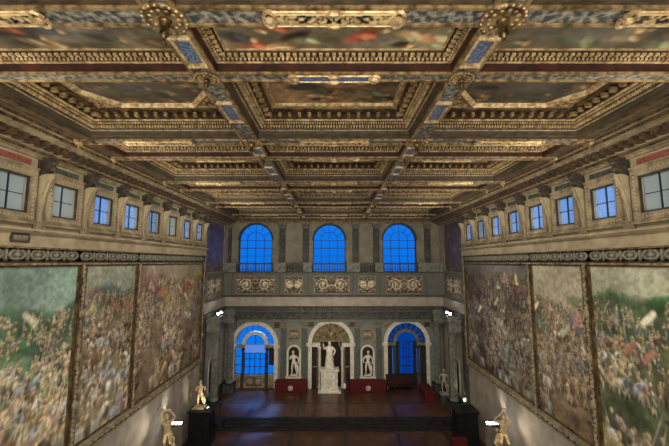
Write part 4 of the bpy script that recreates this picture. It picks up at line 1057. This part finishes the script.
statue('marble_statue', (pc2, LY - .72, zt), body((-.42, -.42, 1.72), (.3, -.38, 1.0), (-.42, -.15, 1.32), (.42, -.05, 1.18), 0, .08, bulk=1.25),
       'large white robed statue with raised hand on the pedestal in the centre portal', 'marble', 2.6, 0, extras=robe, plinth=(.9, .7, .08))
for i, (px, wh) in enumerate(((294, 'left'), (367.5, 'right'))):
    x, zf = P(px, 374.5, LY)
    statue('niche_statue', (x, LY - .3, zf), body((-.34, -.2, 1.0) if i else (-.2, -.28, 1.3), (.36, -.16, .92), (-.36, .0, 1.18), (.38, .04, 1.2), .05 if i else -.05, .1),
           'slender white statue standing in the arched niche %s of the centre portal' % wh, 'marble', 2.35, 0, extras=stump, plinth=(.7, .45, .1))
# four wall statues in the hall
def pedestal(x, y, w, d, z1, label, m='stone', name='statue_pedestal'):
    r = empty(name, (x, y, F), label, 'pedestal')
    MB().box(x - w / 2, x + w / 2, y - d / 2, y + d / 2, F, F + .3).build('base', m, r, bevel=.02)
    MB().box(x - w / 2 + .1, x + w / 2 - .1, y - d / 2 + .1, y + d / 2 - .1, F + .3, z1 - .15).build('die', m, r)
    MB().box(x - w / 2, x + w / 2, y - d / 2, y + d / 2, z1 - .15, z1).build('cap', m, r, bevel=.02)
    return r
for s_, side in ((-1, 'left'), (1, 'right')):
    yy = 22.6; x = -10.12 if s_ < 0 else 10.3
    pedestal(x, yy, 1.3, 1.3, -11.5, 'stone pedestal under the club swinging statue by the %s wall' % side)
    if s_ < 0: J = body((-.28, -.1, 2.0), (.1, -.1, 2.05), (-.42, .02, 1.78), (.38, -.05, 1.72), -.08, .2, bulk=1.15)
    else: J = body((-.42, -.12, 1.72), (.3, -.05, 1.75), (-.42, -.02, 1.45), (.42, -.02, 1.5), .06, .22, bulk=1.15)
    def ex(r, T, s, m, q=s_):
        if q < 0: club(r, T, s, m)
        else:
            loin(r, T, s, m); MB().tube([T((-.38, -.1, 1.68)), T((-.05, -.05, 1.9)), T((.12, .0, 2.15))], [.03 * s, .04 * s, .06 * s], 8).build('club', m, r, smooth=True)
            MB().tube([T((-.35, -.2, .05)), T((-.45, -.2, .5)), T((-.3, -.15, .95)), T((-.38, -.2, 1.15))], [.18 * s, .14 * s, .1 * s, .08 * s], 10).build('creature', m, r, smooth=True)
    statue('hero_statue', (x, yy, -11.5), J, 'gold lit statue %s by the %s wall, floodlight beside it' % ('raising a club over its head' if s_ < 0 else 'with slanting club and gripped creature', side), 'bronze_marble', 2.15, 0, extras=ex, plinth=(.95, .8, .1))
    c = floodlight((x + s_ * -.1, 21.3, -12.6), (0, .7, .6), 'small added floodlight, out of view below the %s club statue, in front of its pedestal' % side, 'lamp', .1)  # added out of view to brighten the front of the statue
    trim(MB().box(x - s_ * .1 - .15, x - s_ * .1 + .15, 21.15, 21.45, F, -12.6), 'grey_dark')
    spot('front_fill', c + Vector((0, .1, .2)), (x, 22.6, -10.2), 150, 1.2, .6, (1, .84, .52))  # spot of the added floodlight
    # black block near the steps
    xb = s_ * 10.1 - .05; r = pedestal(xb, 28.4, 1.75, 1.5, -11.2, 'black block by the steps against the %s wall' % side, 'black', 'black_block')
xb = -10.15
statue('hero_statue', (-10.4, 28.5, -11.2), body((-.1, -.25, 1.2), (.4, -.25, 1.25), (-.34, .0, 1.2), (.42, -.02, 1.3), .02, .22, bulk=1.15), 'gold lit statue on the black block beside the left steps', 'bronze_marble', 1.9, 0, extras=stump, plinth=(.9, .8, .1))
statue('side_statue', (10.3, 34.2, TF + .9), body((-.3, -.2, 1.1), (.3, -.2, 1.3), (-.36, 0, 1.2), (.36, 0, 1.25), 0, .1), 'pale statue standing in shadow between the right columns', 'band', 2.1, -.5, extras=stump, plinth=(.7, .7, .1))
r = empty('statue_pedestal', (10.3, 34.2, TF), 'grey pedestal under the pale statue between the right columns', 'pedestal'); MB().box(9.9, 10.7, 33.85, 34.6, TF, TF + .82).build('die', 'grey_dark', r); MB().box(9.85, 10.75, 33.8, 34.65, TF + .82, TF + .9).build('cap', 'grey_mid', r)

# ------------------------------------------------------------------ red draped tables, ropes, small things
def red_table(x0, x1, y0, y1, z0, h, label, crest=True):
    r = empty('draped_table', ((x0 + x1) / 2, (y0 + y1) / 2, z0), label, 'table', 'red draped tables')
    b = MB(); n = int((x1 - x0) / .12) * 2; 
    for (ya, sg) in ((y0, -1), (y1, 1)):
        vs = []; 
        for i in range(n + 1):
            x = x0 + (x1 - x0) * i / n; f_ = .025 * math.sin(i * 1.7) * sg
            vs += [(x, ya + sg * .0, z0 + h), (x, ya + f_, z0 + .02)]
        b.add(vs, [(2 * i, 2 * i + 2, 2 * i + 3, 2 * i + 1) for i in range(n)])
    b.box(x0, x1, y0 + .03, y1 - .03, z0 + .02, z0 + h)
    b.build('cloth', 'red_cloth', r)
    MB().box(x0 - .03, x1 + .03, y0 - .03, y1 + .03, z0 + h, z0 + h + .05).build('top', 'red_cloth', r, bevel=.015)
    if crest:
        c = (x0 + x1) / 2; z = z0 + h * .48; y = y0 - .045
        b = MB().arch(c, z, .19, .235, y - .01, y + .01, 20, 0, 2 * PI)
        b.ball((c, y, z + .02), .05, .8, .3, 2.4, 6)
        for q in (-1, 1): b.tube([(c, y, z - .06), (c + q * .06, y, z + .02), (c + q * .12, y, z + .07), (c + q * .14, y, z + .0)], [.02, .03, .03, .015], 5)
        b.box(c - .08, c + .08, y - .01, y + .01, z - .08, z - .05).tube([(c, y, z - .08), (c, y, z - .14)], .02, 5)
        b.build('round_lily_crest', 'white_paint', r)
    return r
x0, _ = P(275.5, 390, 37.4); x1, _ = P(306.5, 390, 37.4); red_table(x0, x1, 36.9, 37.9, TF, .98, 'long red draped table with round white lily crest under the left niche')
x0, _ = P(350, 390, 37.4); x1, _ = P(385.5, 390, 37.4); red_table(x0, x1, 36.9, 37.9, TF, .98, 'long red draped table with round white lily crest under the right niche')
red_table(8.55, 9.5, 34.4, 36.8, TF, .9, 'dark red draped table at the right columns, seen end on', False)
red_table(8.6, 9.7, 27.0, 28.6 - 1.1, F, .85, 'small red draped block on the hall floor before the right black block', False)
# carved dark table inside the right portal
x0, _ = P(386, 385, 37.8); x1, _ = P(412, 385, 37.8)
r = empty('dark_bench', ((x0 + x1) / 2, 37.6, TF), 'dark carved wooden bench with high back in front of the right portal', 'bench')
MB().box(x0, x1, 37.3, 37.9, TF + .45, TF + .55).build('seat', 'dark_table', r)
MB().box(x0, x1, 37.84, 37.92, TF + .5, TF + 1.5).box(x0, x1, 37.82, 37.94, TF + 1.42, TF + 1.52).build('backrest', 'dark_table', r)
for x in (x0 + .05, (x0 + x1) / 2, x1 - .05):
    for y in (37.35, 37.85): MB().lathe(x, y, [(.05, TF), (.06, TF + .1), (.035, TF + .2), (.05, TF + .45)], 8).build('leg', 'dark_table', r)
# small red and white flag stand right of the pedestal
x, z = P(345.5, 388, 36.6)
r = empty('flag_stand', (x, 36.4, TF), 'small red and white banner on a short stand beside the centre pedestal', 'flag')
MB().lathe(x, 36.4, [(.2, TF), (.2, TF + .04), (.025, TF + .07), (.02, TF + 1.35), (.04, TF + 1.4), (.005, TF + 1.47)], 12).build('pole', 'brass', r)
b = MB(); n = 10; vs = []
for i in range(n + 1):
    vs += [(x + .02 + i * .035, 36.4 + .04 * math.sin(i * 1.3), TF + 1.3 - .02 * i), (x - .1 + i * .045, 36.4 + .05 * math.sin(i * 1.3 + .5), TF + .35)]
b.add(vs, [(2 * i, 2 * i + 2, 2 * i + 3, 2 * i + 1) for i in range(n)]).build('cloth', 'red_cloth', r)
MB().ball((x - .1, 36.35, TF + .85), .18, .8, .5, 1.6, 8).build('white_bow', 'white_paint', r)

# ------------------------------------------------------------------ lamps
for s_, side in ((-1, 'left'), (1, 'right')):
    # lamp on arm beside the club statue, grazing up the wall
    lx, ly, lz = s_ * 10.6, 24.9, -10.95
    trim(MB().box(s_ * W, lx - s_ * .1, ly - .03, ly + .03, lz - .06, lz), 'steel')
    r = empty('floodlight', (lx, ly, lz), 'bright white bar floodlight on a wall arm beside the %s club statue' % side, 'lamp', 'bar floodlights')
    MB().box(lx - .04, lx + .04, ly - .04, ly + .04, lz, lz + .12).build('bracket', 'steel', r)
    MB().prism([(ly - .12, lz + .12), (ly + .14, lz + .12), (ly + .14, lz + .3), (ly - .04, lz + .3)], 'x', lx - .42, lx + .42).build('housing', 'steel', r)
    MB().prism([(ly - .125, lz + .14), (ly - .115, lz + .14), (ly - .05, lz + .29), (ly - .06, lz + .29)], 'x', lx - .38, lx + .38).build('lens', 'lamp', r)
    c = Vector((lx, ly - .2, lz + .25))
    spot('flood_%s' % side, c + Vector((0, -.25, .1)), (s_ * 10.5, 22.6, -10), 420, 1.3, .6, (1, .88, .66))
    spot('flood_up_%s' % side, c + Vector((s_ * .45, .2, .15)), (s_ * 11.5, 25.1, -8.9), 160, 1.1, 1, (1, .96, .9))
    for q, (yy, wh) in enumerate(((32.0, 'nearer'), (32.9, 'farther'))):
        c = floodlight((s_ * 10.35, yy, -4.85), (0, -1, .25), '%s of two white floodlights on the cornice above the %s columns' % (wh, side), 'lamp', .11)
        spot('cornice_lamp', c + Vector((0, .0, .3)), (s_ * 11.5, yy + 1.2, -2.0), 25, 2.0, 1, (1, .95, .85))
c = floodlight((-9.45, 27.75, -11.2), (-.5, .6, .5), 'small floodlight on the black block at the feet of the left statue', 'lamp', .08)
spot('block_flood', c + Vector((0, -.05, .15)), (-10.35, 28.5, -10.2), 130, 1.3, .6, (1, .85, .6))
trim(MB().box(11.0, 11.4, 31.35, 31.75, TF, TF + 1.12), 'grey_dark')
c = floodlight((11.18, 31.55, TF + 1.12), (0, -1, .1), 'small greenish lamp standing low before the right columns', 'lamp_green', .13)
spot('green_lamp', c + Vector((0, -.2, .25)), (11.1, 33.2, -9.5), 70, 1.3, 1, (.9, 1, .55))

# added fill lights without fixtures: ledges, walls, behind the camera, tribune
for s_ in (-1, 1):
    for y in (2.5, 7.5, 12.5, 17.5, 22.5, 27.5):
        area('ledge_fill', (s_ * 10.2, y, 1.2), (s_ * 3.0, y + 5.0, 6.2), 88, .5, 2.2, wc)  # added fill over the ledge, no lamp stands there
    for y in (3, 9, 15, 21, 27):
        area('wall_wash', (s_ * 6.6, y - 2, 3.6), (s_ * 12.5, y + 3.0, -2.2), 130, .5, .5, (1, .93, .82))  # added fill hanging in mid-air, brightens the murals
    for y in (6, 13, 20, 26):
        area('lower_wash', (s_ * 6.0, y - 2, -4), (s_ * 12.5, y + 3.5, -8.5), 110, .5, .5, (1, .93, .84))  # added mid-air fill for the lower wall
area('near_fill', (0, -2.3, 1.0), (0, 16, 4.2), 700, 9, 2, wc)  # added frontal fill from behind the camera
area('near_fill_low', (0, -2.5, -2), (0, 24, -4), 1100, 10, 2, (1, .88, .72))  # second added fill behind the camera, aimed lower
area('tribune_fill', (CX, 31.5, 1.5), (CX, 38.3, -1.5), 130, 8, .5, (1, .92, .78))  # added fill for the upper far wall
area('tribune_low', (CX, 30.5, -6.5), (CX, 38.3, -9.0), 190, 8, .5, (1, .9, .74))  # added fill for the lower far wall

# evening sky light falling in through the portals
for (c, R_, z), pw in zip(portals, (700, 0, 120)):
    if pw: spot('sky_glow', (c + .2, 42.5, -4.0), (c + .3, 35.2, TF), pw * 12, .95, .6, (.16, .34, 1), .5)
# ------------------------------------------------------------------ world and camera
w = bpy.data.worlds.new('dusk'); bpy.context.scene.world = w; w.use_nodes = True
nt = w.node_tree; bg = nt.nodes['Background']
tc = nt.nodes.new('ShaderNodeTexCoord'); sp = nt.nodes.new('ShaderNodeSeparateXYZ'); rp = nt.nodes.new('ShaderNodeValToRGB')
nt.links.new(tc.outputs['Generated'], sp.inputs[0]); nt.links.new(sp.outputs['Z'], rp.inputs[0]); nt.links.new(rp.outputs[0], bg.inputs['Color'])
rp.color_ramp.elements[0].position = -0.0; rp.color_ramp.elements[0].color = (.003, .17, .78, 1)
rp.color_ramp.elements[1].position = .5; rp.color_ramp.elements[1].color = (.015, .24, .92, 1)
bg.inputs['Strength'].default_value = 1.0
for o in bpy.context.scene.objects:
    if o.parent is None: o.location.z += CH
cam = bpy.data.cameras.new('camera'); co = bpy.data.objects.new('camera', cam); C.objects.link(co)
co.location = (0, 0, CH); co.rotation_euler = (PI / 2 + TH, 0, 0)
cam.sensor_width = 36; cam.lens = 350 / 669 * 36; cam.clip_end = 200; cam.clip_start = .05
cam.shift_x = .5 / 669
sc = bpy.context.scene; sc.camera = co
sc.view_settings.view_transform = 'Standard'; sc.view_settings.look = 'None'; sc.view_settings.exposure = 0
sc.cycles.max_bounces = 6; sc.cycles.diffuse_bounces = 3; sc.cycles.sample_clamp_indirect = 4; sc.cycles.use_denoising = True
